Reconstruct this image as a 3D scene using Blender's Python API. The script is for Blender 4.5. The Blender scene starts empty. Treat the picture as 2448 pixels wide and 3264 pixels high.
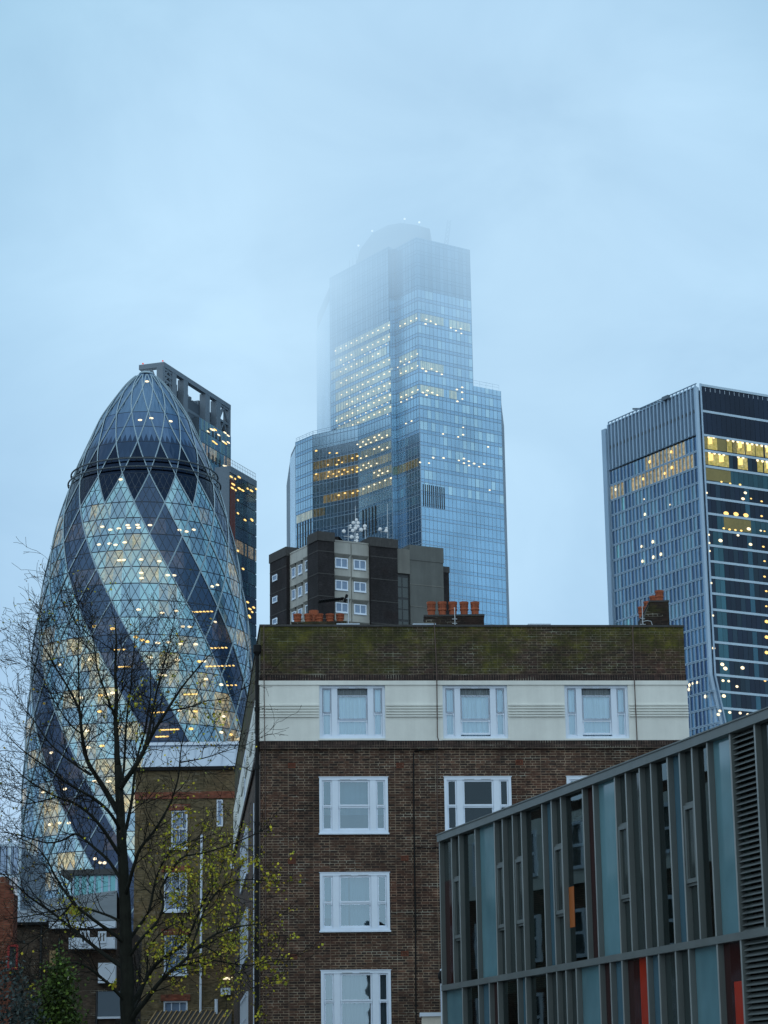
import bpy, math, random
from mathutils import Vector, noise
random.seed(7)
S = bpy.context.scene
COL = S.collection
R = math.radians

# ------------------------------------------------------------------ camera model (also used to survey the photo)
FPX, PITCH, ROLL, CZ = 7300.0, R(14.6), 0.014, 1.7
_f = Vector((0, math.cos(PITCH), math.sin(PITCH)))
_r = Vector((1, 0, 0))
_u = _r.cross(_f)
CR = _r * math.cos(ROLL) - _u * math.sin(ROLL)
CU = _u * math.cos(ROLL) + _r * math.sin(ROLL)
CP = Vector((0, 0, CZ))


def ray(px, py):
    return CR * ((px - 1224) / FPX) + CU * (-(py - 1632) / FPX) + _f


def P(px, py, Y):
    d = ray(px, py)
    return CP + d * (Y / d.y)


def H(px, py, z):
    d = ray(px, py)
    return CP + d * ((z - CZ) / d.z)


def proj(p):
    q = Vector(p) - CP
    z = q.dot(_f)
    return 1224 + FPX * q.dot(CR) / z, 1632 - FPX * q.dot(CU) / z


# ------------------------------------------------------------------ mesh building
class Frame:
    """A vertical facade: u along it, z up, d outward."""

    def __init__(s, o, e, outward=None):
        s.o = Vector((o[0], o[1], 0))
        s.U = (Vector((e[0], e[1], 0)) - s.o)
        s.len = s.U.length
        s.U.normalize()
        n = Vector((s.U.y, -s.U.x, 0))
        if outward is None:
            outward = -s.o
        if n.dot(Vector((outward[0], outward[1], 0))) < 0:
            n = -n
        s.N = n

    def p(s, u, z, d=0.0):
        q = s.o + s.U * u + s.N * d
        return Vector((q.x, q.y, z))

    def hit(s, px, py, d=0.0):
        r = ray(px, py)
        o = s.o + s.N * d
        t = (o - Vector((0, 0, 0))).dot(s.N) / r.dot(s.N)
        q = CP + r * t
        return (q - o).dot(s.U), q.z

    def u_at(s, px, z, d=0.0, lo=-5, hi=60):
        fa = proj(s.p(lo, z, d))[0] - px
        for _ in range(50):
            m = (lo + hi) / 2
            fm = proj(s.p(m, z, d))[0] - px
            if (fm > 0) == (fa > 0):
                lo = m
            else:
                hi = m
        return (lo + hi) / 2


class MB:
    def __init__(s):
        s.v, s.f, s.m, s.c, s.uv = [], [], [], [], []

    def poly(s, pts, m=0, col=(1, 1, 1, 0), uv=None):
        b = len(s.v)
        pts = [Vector(p) for p in pts]
        s.v += pts
        s.f.append(tuple(range(b, b + len(pts))))
        s.m.append(m)
        s.c.append(col if len(col) == 4 else (*col, 0))
        if uv is None:
            n = (pts[1] - pts[0]).cross(pts[2] - pts[0])
            if n.length > 1e-12:
                n.normalize()
            if abs(n.z) > .8:
                uv = [(p.x, p.y) for p in pts]
            else:
                t = Vector((-n.y, n.x, 0))
                t.normalize()
                uv = [(p.dot(t), p.z) for p in pts]
        s.uv += uv
        return s

    def box(s, F, u0, u1, z0, z1, d0, d1, m=0, col=(1, 1, 1, 0)):
        a = [F.p(u0, z0, d1), F.p(u1, z0, d1), F.p(u1, z1, d1), F.p(u0, z1, d1)]
        b = [F.p(u0, z0, d0), F.p(u1, z0, d0), F.p(u1, z1, d0), F.p(u0, z1, d0)]
        flip = F.U.cross(Vector((0, 0, 1))).dot(F.N) < 0
        for q in ([a[0], a[1], a[2], a[3]], [b[1], b[0], b[3], b[2]], [b[0], a[0], a[3], b[3]], [a[1], b[1], b[2], a[2]],
                  [a[3], a[2], b[2], b[3]], [b[0], b[1], a[1], a[0]]):
            s.poly(q[::-1] if flip else q, m, col)
        return s

    def quad(s, F, u0, u1, z0, z1, d, m=0, col=(1, 1, 1, 0)):
        q = [F.p(u0, z0, d), F.p(u1, z0, d), F.p(u1, z1, d), F.p(u0, z1, d)]
        if F.U.cross(Vector((0, 0, 1))).dot(F.N) < 0:
            q = q[::-1]
        return s.poly(q, m, col)

    def ring(s, F, u0, u1, z0, z1, w, d0, d1, m=0, col=(1, 1, 1, 0), wb=None):
        wb = w if wb is None else wb
        s.box(F, u0, u0 + w, z0, z1, d0, d1, m, col)
        s.box(F, u1 - w, u1, z0, z1, d0, d1, m, col)
        s.box(F, u0 + w, u1 - w, z0, z0 + wb, d0, d1, m, col)
        s.box(F, u0 + w, u1 - w, z1 - w, z1, d0, d1, m, col)
        return s

    def prism(s, pts, z0, z1, m=0, col=(1, 1, 1, 0)):
        pts = [(p[0], p[1]) for p in pts]
        area = sum(pts[i][0] * pts[(i + 1) % len(pts)][1] - pts[(i + 1) % len(pts)][0] * pts[i][1] for i in range(len(pts)))
        if area < 0:
            pts = pts[::-1]
        n = len(pts)
        for i in range(n):
            a, b = pts[i], pts[(i + 1) % n]
            s.poly([(a[0], a[1], z0), (b[0], b[1], z0), (b[0], b[1], z1), (a[0], a[1], z1)], m, col)
        s.poly([(p[0], p[1], z1) for p in pts], m, col)
        s.poly([(p[0], p[1], z0) for p in pts[::-1]], m, col)
        return s

    def tube(s, pts, rad, n=6, m=0, col=(1, 1, 1, 0), caps=True):
        pts = [Vector(p) for p in pts]
        if not isinstance(rad, (list, tuple)):
            rad = [rad] * len(pts)
        rings = []
        for i, p in enumerate(pts):
            t = pts[min(i + 1, len(pts) - 1)] - pts[max(i - 1, 0)]
            if t.length < 1e-9:
                t = Vector((0, 0, 1))
            t.normalize()
            a = Vector((0, 0, 1)) if abs(t.z) < .9 else Vector((1, 0, 0))
            x = t.cross(a).normalized()
            y = t.cross(x)
            b = len(s.v)
            for k in range(n):
                w = 2 * math.pi * (k + .5) / n
                s.v.append(p + (x * math.cos(w) + y * math.sin(w)) * rad[i])
            rings.append(b)
        for i in range(len(rings) - 1):
            a, b = rings[i], rings[i + 1]
            L = (pts[i + 1] - pts[i]).length
            for k in range(n):
                k2 = (k + 1) % n
                s.f.append((a + k2, a + k, b + k, b + k2))
                s.m.append(m)
                s.c.append(col if len(col) == 4 else (*col, 0))
                s.uv += [((k + 1) / n, 0), (k / n, 0), (k / n, L), ((k + 1) / n, L)]
        if caps:
            for b, rev in ((rings[0], False), (rings[-1], True)):
                q = list(range(b, b + n))
                s.f.append(tuple(q[::-1] if rev else q))
                s.m.append(m)
                s.c.append(col if len(col) == 4 else (*col, 0))
                s.uv += [(0, 0)] * n
        return s

    def lathe(s, c, prof, n=16, m=0, col=(1, 1, 1, 0)):
        c = Vector(c)
        b0 = len(s.v)
        for r, z in prof:
            for k in range(n):
                w = 2 * math.pi * k / n
                s.v.append(c + Vector((r * math.cos(w), r * math.sin(w), z)))
        for i in range(len(prof) - 1):
            for k in range(n):
                k2 = (k + 1) % n
                s.f.append((b0 + i * n + k, b0 + i * n + k2, b0 + (i + 1) * n + k2, b0 + (i + 1) * n + k))
                s.m.append(m)
                s.c.append(col if len(col) == 4 else (*col, 0))
                s.uv += [(k / n, prof[i][1]), ((k + 1) / n, prof[i][1]), ((k + 1) / n, prof[i + 1][1]), (k / n, prof[i + 1][1])]
        return s

    def build(s, name, mats, parent=None, smooth=False, loc=None):
        if not isinstance(mats, (list, tuple)):
            mats = [mats]
        if loc is None:
            loc = root_loc(parent) if parent is not None else Vector((0, 0, 0))
        loc = Vector(loc)
        me = bpy.data.meshes.new(name)
        me.from_pydata([tuple(p - loc) for p in s.v], [], s.f)
        for m in mats:
            me.materials.append(m)
        me.polygons.foreach_set('material_index', s.m)
        if smooth:
            me.polygons.foreach_set('use_smooth', [True] * len(s.f))
        a = me.attributes.new('Col', 'FLOAT_COLOR', 'FACE')
        flat = []
        for c in s.c:
            flat += list(c)
        a.data.foreach_set('color', flat)
        ul = me.uv_layers.new(name='UVMap')
        fu = []
        for q in s.uv:
            fu += [q[0], q[1]]
        ul.data.foreach_set('uv', fu)
        me.update()
        o = bpy.data.objects.new(name, me)
        COL.objects.link(o)
        if parent is not None:
            o.parent = parent
        else:
            o.location = loc
        return o


def root_loc(o):
    while o.parent is not None:
        o = o.parent
    return o.location.copy()


def tag(o, label, cat, group=None, kind=None):
    if label:
        o['label'] = label
    if cat:
        o['category'] = cat
    if group:
        o['group'] = group
    if kind:
        o['kind'] = kind
    return o


def thing(name, label, cat, loc, group=None):
    o = bpy.data.objects.new(name, None)
    COL.objects.link(o)
    o.location = Vector(loc)
    o.empty_display_size = .5
    return tag(o, label, cat, group)


# ------------------------------------------------------------------ materials
def lin(c):
    c = c / 255.0
    return c / 12.92 if c <= .04045 else ((c + .055) / 1.055) ** 2.4


def srgb(r, g, b):
    return (lin(r), lin(g), lin(b))


class NT:
    def __init__(s, name):
        s.mat = bpy.data.materials.new(name)
        s.mat.use_nodes = True
        s.t = s.mat.node_tree
        s.t.nodes.clear()
        s.out = s.n('ShaderNodeOutputMaterial')

    def n(s, typ, **kw):
        x = s.t.nodes.new(typ)
        for k, v in kw.items():
            setattr(x, k, v)
        return x

    def l(s, a, b):
        s.t.links.new(a, b)

    def val(s, x, sock):
        """connect number/colour/socket x to input sock"""
        if hasattr(x, 'is_linked') or hasattr(x, 'links'):
            s.l(x, sock)
        else:
            if sock.type == 'RGBA' and len(x) == 3:
                x = (*x, 1)
            sock.default_value = x

    def math(s, op, a, b=0.0, c=None, clamp=False):
        x = s.n('ShaderNodeMath', operation=op)
        x.use_clamp = clamp
        s.val(a, x.inputs[0])
        s.val(b, x.inputs[1])
        if c is not None:
            s.val(c, x.inputs[2])
        return x.outputs[0]

    def mix(s, fac, a, b, blend='MIX'):
        x = s.n('ShaderNodeMix', data_type='RGBA', blend_type=blend)
        s.val(fac, x.inputs[0])
        s.val(a, x.inputs[6])
        s.val(b, x.inputs[7])
        return x.outputs[2]

    def ramp(s, fac, stops):
        x = s.n('ShaderNodeValToRGB')
        cr = x.color_ramp
        while len(cr.elements) < len(stops):
            cr.elements.new(.5)
        for e, (p, c) in zip(cr.elements, stops):
            e.position = p
            e.color = (*c, 1) if isinstance(c, (tuple, list)) else (c, c, c, 1)
        s.val(fac, x.inputs[0])
        return x.outputs[0]

    def noise(s, vec, scale, detail=4, rough=.6, dist=0.0):
        x = s.n('ShaderNodeTexNoise')
        s.val(vec, x.inputs['Vector'])
        x.inputs['Scale'].default_value = scale
        x.inputs['Detail'].default_value = detail
        x.inputs['Roughness'].default_value = rough
        x.inputs['Distortion'].default_value = dist
        return x.outputs[0]

    def mapr(s, v, a, b, c=0.0, d=1.0, smooth=False):
        x = s.n('ShaderNodeMapRange')
        if smooth:
            x.interpolation_type = 'SMOOTHSTEP'
        s.val(v, x.inputs[0])
        for i, q in zip((1, 2, 3, 4), (a, b, c, d)):
            x.inputs[i].default_value = q
        return x.outputs[0]

    def obj(s):
        return s.n('ShaderNodeTexCoord').outputs['Object']

    def uvm(s):
        return s.n('ShaderNodeTexCoord').outputs['UV']

    def scalev(s, v, sc):
        x = s.n('ShaderNodeMapping')
        s.val(v, x.inputs[0])
        x.inputs['Scale'].default_value = sc
        return x.outputs[0]

    def sep(s, v):
        x = s.n('ShaderNodeSeparateXYZ')
        s.val(v, x.inputs[0])
        return x.outputs

    def bsdf(s, color, rough=.6, metal=0.0, spec=.5, emis=None, estr=1.0, bump=None, bstr=.3, bdist=.01, alpha=None):
        b = s.n('ShaderNodeBsdfPrincipled')
        s.val(color, b.inputs['Base Color'])
        s.val(rough, b.inputs['Roughness'])
        s.val(metal, b.inputs['Metallic'])
        s.val(spec, b.inputs['Specular IOR Level'])
        if emis is not None:
            s.val(emis, b.inputs['Emission Color'])
            s.val(estr, b.inputs['Emission Strength'])
        if bump is not None:
            q = s.n('ShaderNodeBump')
            q.inputs['Strength'].default_value = bstr
            q.inputs['Distance'].default_value = bdist
            s.l(bump, q.inputs['Height'])
            s.l(q.outputs[0], b.inputs['Normal'])
        s.l(b.outputs[0], s.out.inputs[0])
        return b


M = {}


def simple(name, col, rough=.6, metal=0.0, spec=.4, var=.25, nscale=3.0, streak=True, bstr=.15):
    """painted or plain surface with soft mottling and rain streaks"""
    t = NT(name)
    o = t.obj()
    n1 = t.noise(o, nscale, 5, .65)
    f = t.mapr(n1, .3, .7, 1 - var, 1 + var * .6)
    if streak:
        n2 = t.noise(t.scalev(o, (4, 4, .35)), nscale * .8, 3, .6)
        f = t.math('MULTIPLY', f, t.mapr(n2, .35, .7, 1 - var * .6, 1 + var * .3))
    c = t.mix(1.0, col, t.n('ShaderNodeCombineColor').outputs[0], 'MULTIPLY')
    cc = c.node
    comb = cc.inputs[7].links[0].from_node
    for i in range(3):
        t.l(f, comb.inputs[i])
    t.bsdf(c, t.mapr(n1, .3, .7, max(.02, rough - .1), min(1, rough + .1)), metal, spec, bump=n1, bstr=bstr)
    M[name] = t.mat
    return t.mat


def emit(name, col, strength):
    t = NT(name)
    e = t.n('ShaderNodeEmission')
    e.inputs[0].default_value = (*col, 1)
    e.inputs[1].default_value = strength
    t.l(e.outputs[0], t.out.inputs[0])
    M[name] = t.mat
    return t.mat


def pane_mat(name, metal=.9, rough=.12, nscale=.05, namp=.18, wob=.02):
    """coated curtain-wall glass; tint comes from the face colour, alpha of it is how much warm room light shows through"""
    t = NT(name)
    a = t.n('ShaderNodeAttribute', attribute_name='Col')
    o = t.obj()
    n1 = t.noise(t.scalev(o, (1, 1, .6)), nscale, 4, .6)
    f = t.mapr(n1, .3, .7, 1 - namp, 1 + namp)
    comb = t.n('ShaderNodeCombineColor')
    for i in range(3):
        t.l(f, comb.inputs[i])
    c = t.mix(1.0, a.outputs['Color'], comb.outputs[0], 'MULTIPLY')
    n2 = t.noise(o, .9, 2, .5)
    warm = t.ramp(n2, [(.3, (1.0, .62, .22)), (.55, (1.0, .80, .42)), (.75, (1.0, .92, .66))])
    n3 = t.noise(o, 1.6, 2, .6)
    es = t.math('MULTIPLY', a.outputs['Alpha'], t.mapr(n3, .35, .65, .25, 1.3))
    t.bsdf(c, rough, metal, .5, emis=warm, estr=es, bump=t.noise(o, .25, 2), bstr=wob, bdist=1.0)
    M[name] = t.mat
    return t.mat


def brick_mat(name, base, mortar, moss=None, bump=.5, dark=1.0, wash=None, soldier=False, bands=False):
    t = NT(name)
    uv = t.uvm()
    if soldier:
        mp = t.n('ShaderNodeMapping')
        t.l(uv, mp.inputs[0])
        mp.inputs['Rotation'].default_value = (0, 0, math.pi / 2)
        vec = mp.outputs[0]
    else:
        vec = uv
    b = t.n('ShaderNodeTexBrick')
    t.l(vec, b.inputs['Vector'])
    b.inputs['Scale'].default_value = 1.0
    b.inputs['Brick Width'].default_value = .36 if soldier else .235
    b.inputs['Row Height'].default_value = .076
    b.inputs['Mortar Size'].default_value = .0085
    b.inputs['Mortar Smooth'].default_value = .3
    b.inputs['Bias'].default_value = -.1
    b.offset = 0.0 if soldier else .5
    if not soldier:
        b.squash, b.squash_frequency = .62, 2
        b.inputs['Brick Width'].default_value = .245
        b.inputs['Mortar Size'].default_value = .0105
    b.inputs['Color1'].default_value = (*base[0], 1)
    b.inputs['Color2'].default_value = (*base[1], 1)
    b.inputs['Mortar'].default_value = (*mortar, 1)
    o = t.obj()
    n1 = t.noise(o, .45, 6, .65)
    n2 = t.noise(t.scalev(o, (1, 1, .25)), 1.2, 4, .6)
    nb = t.noise(t.scalev(o, (4.2, 4.2, 13)), 1.0, 1, .5)
    f = t.math('MULTIPLY', t.mapr(n1, .3, .7, .6, 1.35), t.mapr(n2, .3, .7, .8, 1.15))
    f = t.math('MULTIPLY', f, t.mapr(nb, .25, .75, .62, 1.38))
    f = t.math('MULTIPLY', f, dark)
    comb = t.n('ShaderNodeCombineColor')
    for i in range(3):
        t.l(f, comb.inputs[i])
    c = t.mix(1.0, b.outputs['Color'], comb.outputs[0], 'MULTIPLY')
    hide = t.math('MULTIPLY', b.outputs['Fac'], t.mapr(t.noise(t.scalev(o, (1, 1, 1.8)), 2.6, 4, .7), .42, .62, 0, .8, True))
    c = t.mix(hide, c, tuple((x + y) / 2 for x, y in zip(base[0], base[1])))
    # patches of redder brick and of washed-out lime joints
    pr = t.mapr(t.noise(o, .33, 3, .5), .52, .68, 0, .28, True)
    c = t.mix(pr, c, t.mix(1.0, c, (1.35, .8, .7), 'MULTIPLY'))
    lime = t.math('MULTIPLY', b.outputs['Fac'], t.mapr(t.noise(t.scalev(o, (.6, .6, 3.2)), 1.1, 4, .7), .55, .68, 0, .85, True))
    c = t.mix(lime, c, wash or (.34, .33, .27))
    soot = t.mapr(t.noise(t.scalev(o, (1, 1, .5)), .8, 5, .7), .5, .72, 0, .36, True)
    c = t.mix(soot, c, (.012, .012, .013))
    if moss:
        z0, z1 = moss
        z = t.sep(o)[2]
        hmask = t.mapr(z, z0, z1, 0, 1)
        nm = t.noise(t.scalev(o, (.75, .75, 1.6)), .8, 7, .72)
        k = t.math('ADD', t.math('MULTIPLY', hmask, .30), nm)
        mk = t.mapr(k, .56, .82, 0, .88, True)
        mossc = t.ramp(t.noise(o, 2.3, 5, .7), [(.3, (.020, .021, .007)), (.5, (.048, .050, .009)), (.68, (.125, .118, .016))])
        mort = t.math('MULTIPLY', mk, t.math('SUBTRACT', 1.0, t.math('MULTIPLY', b.outputs['Fac'], .35)))
        c = t.mix(mort, c, mossc)
    bh = t.math('SUBTRACT', t.math('MULTIPLY', nb, .5), b.outputs['Fac'])
    t.bsdf(c, .85, 0, .25, bump=bh, bstr=bump, bdist=.012)
    M[name] = t.mat
    return t.mat


def glass_mat(name, tint=(.75, .85, .85), refl=.25, rough=.02, wob=.02, see=1.0, gcol=(.60, .84, 1)):
    t = NT(name)
    tr = t.n('ShaderNodeBsdfTransparent')
    tr.inputs[0].default_value = (*[x * see for x in tint], 1)
    gl = t.n('ShaderNodeBsdfGlossy')
    gl.inputs['Roughness'].default_value = rough
    gl.inputs['Color'].default_value = (*gcol, 1)
    o = t.obj()
    bp = t.n('ShaderNodeBump')
    bp.inputs['Strength'].default_value = wob
    bp.inputs['Distance'].default_value = .2
    t.l(t.noise(o, 1.2, 2), bp.inputs['Height'])
    t.l(bp.outputs[0], gl.inputs['Normal'])
    fr = t.n('ShaderNodeFresnel')
    fr.inputs[0].default_value = 1.5
    fac = t.math('ADD', fr.outputs[0], refl - .04, clamp=True)
    mx = t.n('ShaderNodeMixShader')
    t.l(fac, mx.inputs[0])
    t.l(tr.outputs[0], mx.inputs[1])
    t.l(gl.outputs[0], mx.inputs[2])
    t.l(mx.outputs[0], t.out.inputs[0])
    M[name] = t.mat
    return t.mat


def solid_glass(name, col, rough=.08, spec=.6, wob=.015, var=.15):
    """back-painted or backed glazing: colour behind a glossy sheet"""
    t = NT(name)
    o = t.obj()
    n1 = t.noise(t.scalev(o, (.6, .6, .4)), .9, 4, .6)
    comb = t.n('ShaderNodeCombineColor')
    f = t.mapr(n1, .3, .7, 1 - var, 1 + var)
    for i in range(3):
        t.l(f, comb.inputs[i])
    c = t.mix(1.0, col, comb.outputs[0], 'MULTIPLY')
    t.bsdf(c, rough, 0, spec, bump=t.noise(o, .8, 2), bstr=wob, bdist=.3)
    M[name] = t.mat
    return t.mat


def curtain_mat(name, col, emis=.0):
    t = NT(name)
    o = t.uvm()
    w = t.noise(t.scalev(o, (14, .4, 1)), 1.0, 4, .6)
    c = t.mix(t.mapr(w, .3, .7), tuple(x * .72 for x in col), col)
    t.bsdf(c, .9, 0, .1)
    M[name] = t.mat
    return t.mat


def foliage_mat(name, cols):
    t = NT(name)
    a = t.n('ShaderNodeAttribute', attribute_name='Col')
    o = t.obj()
    n1 = t.noise(o, 2.0, 3, .6)
    c = t.mix(1.0, a.outputs['Color'], t.ramp(n1, [(.3, cols[0]), (.7, cols[1])]), 'MULTIPLY')
    t.bsdf(c, .6, 0, .25)
    M[name] = t.mat
    return t.mat

ENV = (.56, .79, .95)


def T(r, g, b, warm=0.0, k=1.0):
    c = srgb(r, g, b)
    return (*[min(.96, k * x / e) for x, e in zip(c, ENV)], warm)


def jit(c, a=.12):
    k = 1 + random.uniform(-a, a)
    return (c[0] * k, c[1] * k, c[2] * k, c[3] if len(c) > 3 else 0)


# ------------------------------------------------------------------ render, world, sun
S.render.engine = 'CYCLES'
S.view_settings.view_transform = 'Standard'
S.view_settings.look = 'None'
S.view_settings.exposure = 0
S.cycles.use_denoising = True
S.cycles.max_bounces = 8
S.cycles.transparent_max_bounces = 16
S.cycles.caustics_reflective = False
S.cycles.caustics_refractive = False
S.cycles.sample_clamp_indirect = 4
S.cycles.volume_step_rate = 0.35
S.cycles.volume_max_steps = 96

SKY = srgb(171, 211, 240)
SUN_EL, SUN_AZ = R(38), R(205)      # soft light from behind the viewer, slightly to one side
w = bpy.data.worlds.new('World')
S.world = w
w.use_nodes = True
nt = NT.__new__(NT)
nt.t = w.node_tree
nt.t.nodes.clear()
nt.out = nt.n('ShaderNodeOutputWorld')
dirv = nt.n('ShaderNodeTexCoord').outputs['Generated']
sx, sy, sz = nt.sep(dirv)
def overcast(nt, dirv, sz):
    base = nt.ramp(nt.mapr(sz, -.1, .9, 0, 1), [(0.0, srgb(184, 208, 230)), (.16, srgb(182, 211, 240)), (.30, srgb(172, 208, 238)),
                                                (.42, srgb(166, 205, 235)), (.56, srgb(164, 205, 233)), (1.0, srgb(172, 206, 234))])
    # a wide thin patch in the cloud deck
    dp = nt.n('ShaderNodeVectorMath', operation='DOT_PRODUCT')
    nt.l(dirv, dp.inputs[0])
    dp.inputs[1].default_value = ray(1450, 850).normalized()
    lobe = nt.mapr(dp.outputs['Value'], math.cos(R(13)), math.cos(R(1.5)), 0, 1, True)
    grad = nt.mix(lobe, base, srgb(185, 221, 248))
    sv = nt.scalev(dirv, (1, 1, 1.7))
    c1 = nt.noise(sv, 7.0, 5, .55, .5)
    c2 = nt.noise(sv, 1.9, 3, .5, .6)
    cl = nt.math('ADD', nt.math('MULTIPLY', nt.mapr(c1, .3, .7, -1, 1), .085), nt.math('MULTIPLY', nt.mapr(c2, .3, .7, -1, 1), .085))
    cc = nt.n('ShaderNodeCombineColor')
    nt.l(nt.math('ADD', 1.0, nt.math('MULTIPLY', cl, 1.25)), cc.inputs[0])
    nt.l(nt.math('ADD', 1.0, cl), cc.inputs[1])
    nt.l(nt.math('ADD', 1.0, nt.math('MULTIPLY', cl, .75)), cc.inputs[2])
    return nt.mix(1.0, grad, cc.outputs[0], 'MULTIPLY')


over = overcast(nt, dirv, sz)
# unseen half of the sky, made brighter and whiter to add light to facades
back = nt.mapr(sy, .25, -.75, 0, 1, True)
over = nt.mix(back, over, nt.mix(1.0, over, (1.42, 1.27, 1.13), 'MULTIPLY'))
bg1 = nt.n('ShaderNodeBackground')
nt.l(over, bg1.inputs[0])
bg1.inputs[1].default_value = 1.07
sky = nt.n('ShaderNodeTexSky', sky_type='NISHITA')
sky.sun_disc = False
sky.sun_elevation = SUN_EL
sky.sun_rotation = SUN_AZ
bg2 = nt.n('ShaderNodeBackground')
nt.l(sky.outputs[0], bg2.inputs[0])
bg2.inputs[1].default_value = .05
mixw = nt.n('ShaderNodeMixShader')
mixw.inputs[0].default_value = .08
nt.l(bg1.outputs[0], mixw.inputs[1])
nt.l(bg2.outputs[0], mixw.inputs[2])
nt.l(mixw.outputs[0], nt.out.inputs[0])

sun = bpy.data.lights.new('sun', 'SUN')
sun.energy = 0.8
sun.angle = R(130)
sun.color = (1.0, .96, .91)
so = bpy.data.objects.new('sun', sun)
COL.objects.link(so)
sd = Vector((math.sin(SUN_AZ) * math.cos(SUN_EL), math.cos(SUN_AZ) * math.cos(SUN_EL), math.sin(SUN_EL)))
so.rotation_euler = sd.to_track_quat('Z', 'Y').to_euler()
so.location = (0, -30, 60)

cam = bpy.data.cameras.new('camera')
cam.sensor_fit = 'VERTICAL'
cam.sensor_height = 36
cam.lens = 36 * FPX / 3264
cam.clip_start = .5
cam.clip_end = 6000
co = bpy.data.objects.new('camera', cam)
COL.objects.link(co)
from mathutils import Matrix
mw = Matrix((CR, CU, -_f)).transposed().to_4x4()
mw.translation = CP
co.matrix_world = mw
S.camera = co

# ------------------------------------------------------------------ materials used
brick_mat('brick', ((.030, .020, .017), (.088, .045, .030)), (.225, .175, .125), dark=1.0)
brick_mat('mossy_brick', ((.030, .022, .019), (.068, .038, .030)), (.17, .145, .105), moss=(13.2, 15.9), wash=(.30, .31, .24))
brick_mat('soldier_brick', ((.024, .018, .017), (.050, .031, .027)), (.115, .085, .065), soldier=True)
brick_mat('stock_brick', ((.10, .080, .042), (.17, .13, .07)), (.13, .11, .075), bump=.3)
brick_mat('stock_brick_dull', ((.060, .045, .034), (.095, .068, .05)), (.08, .068, .055), bump=.3)
brick_mat('red_brick', ((.17, .055, .035), (.24, .085, .05)), (.12, .07, .05), bump=.3)
brick_mat('dark_brick', ((.016, .015, .017), (.028, .026, .028)), (.022, .021, .023), bump=.2, wash=(.03, .029, .03))
brick_mat('chimney_brick', ((.022, .016, .014), (.045, .028, .022)), (.045, .038, .03), moss=(15.5, 19.5))
simple('stucco', (.70, .72, .68), .75, var=.10, nscale=.9, bstr=.08)
simple('white_paint', (.66, .76, .88), .4, var=.05, nscale=1.2)
simple('concrete', (.40, .41, .385), .85, var=.24, nscale=.22)
simple('concrete_dark', (.19, .195, .18), .85, var=.25, nscale=.25)
simple('concrete_grey', (.125, .135, .130), .85, var=.25, nscale=.25)
simple('grey_metal', (.115, .135, .134), .42, .0, .5, var=.12, nscale=1.0)
simple('lit_edge_metal', (.24, .27, .27), .4, .0, .5, var=.12, nscale=1.0)  # fin metal lightened in colour for the edges that face the sky
simple('dark_metal', (.028, .034, .038), .45, .2, .5, var=.2, nscale=1.0)
simple('black_pipe', (.008, .009, .010), .55, .0, .15, var=.2)
simple('cable', (.10, .065, .055), .6, var=.2)
simple('terracotta', (.33, .090, .040), .8, var=.28, nscale=4)
simple('terracotta_dark', (.15, .045, .024), .85, var=.3, nscale=4)
simple('lead', (.44, .53, .63), .5, .1, .5, var=.12, nscale=.8)
simple('slate', (.12, .135, .145), .6, var=.25, nscale=1.0)
simple('felt', (.06, .06, .06), .9, var=.3)
simple('galvanised', (.45, .50, .54), .4, .4, .5, var=.1)
simple('dish_white', (.72, .75, .78), .5, var=.06)
simple('bark', (.019, .021, .017), .95, 0, .1, var=.4, nscale=6, bstr=.5)
simple('twig_bark', (.016, .015, .013), .95, 0, .1, var=.3, nscale=3)
simple('asphalt', (.05, .05, .052), .9, var=.25, nscale=.4, streak=False)
simple('paving', (.20, .195, .185), .9, var=.2, nscale=.6, streak=False)
simple('steel_blue', (.10, .145, .19), .5, .2, .5, var=.12, nscale=.1)
simple('truss_steel', (.075, .105, .14), .6, .1, .4, var=.2, nscale=.1)
simple('crown_grey', (.045, .07, .095), .7, 0, .3, var=.1, nscale=.1)
simple('truss_steel_light', (.15, .20, .25), .6, .1, .4, var=.12, nscale=.1)
simple('white_band', (.42, .55, .66), .35, .1, .5, var=.08, nscale=.1)
simple('fin_metal', (.30, .43, .56), .38, .2, .5, var=.1, nscale=.08)
simple('fin_back', (.14, .22, .31), .45, .3, .5, var=.1, nscale=.08)
simple('gherkin_line', (.27, .38, .45), .45, .1, .5, var=.06, nscale=.1)
simple('gherkin_dark_line', (.018, .035, .06), .5, .0, .4, var=.1, nscale=.1)
simple('pipe_rail', (.05, .07, .085), .5, .1, .4, var=.1, nscale=.1)
simple('red_cladding', (.10, .022, .018), .6, var=.3, nscale=.1)
simple('timber', (.36, .25, .12), .7, var=.2)
simple('red_paint', (.34, .03, .025), .5, var=.2)
simple('cream', (.66, .63, .55), .7, var=.08)
pane_mat('tower_pane', .9, .26)
pane_mat('gherkin_pane', .92, .10, .03, .12, .02)
pane_mat('dark_pane', .5, .08, .05, .25, .02)
emit('lamp_white', (1.0, .84, .56), 1.75)
emit('lamp_warm', (1.0, .66, .22), 1.7)
emit('lamp_red', (1.0, .16, .12), .8)
emit('lamp_beacon', (.95, 1.0, 1.0), 3.5)
glass_mat('sash_glass', tint=(.9, .97, 1), refl=.26)
glass_mat('sash_glass_bright', tint=(.85, .95, 1), refl=.22, wob=.06)
glass_mat('sash_glass_dark', tint=(.3, .38, .42), refl=.05, wob=.05)
glass_mat('clear_pane', tint=(.42, .52, .50), refl=.10, rough=.015, wob=.003, gcol=(.8, .95, .97))
solid_glass('frosted_pane', (.105, .225, .265), .10, spec=1.0, wob=.006, var=.25)
solid_glass('teal_pane', (.05, .12, .165), .10, spec=.9, wob=.006)
solid_glass('maroon_pane', (.030, .009, .009), spec=.4)
solid_glass('red_pane', (.33, .028, .012), spec=.35)
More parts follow.
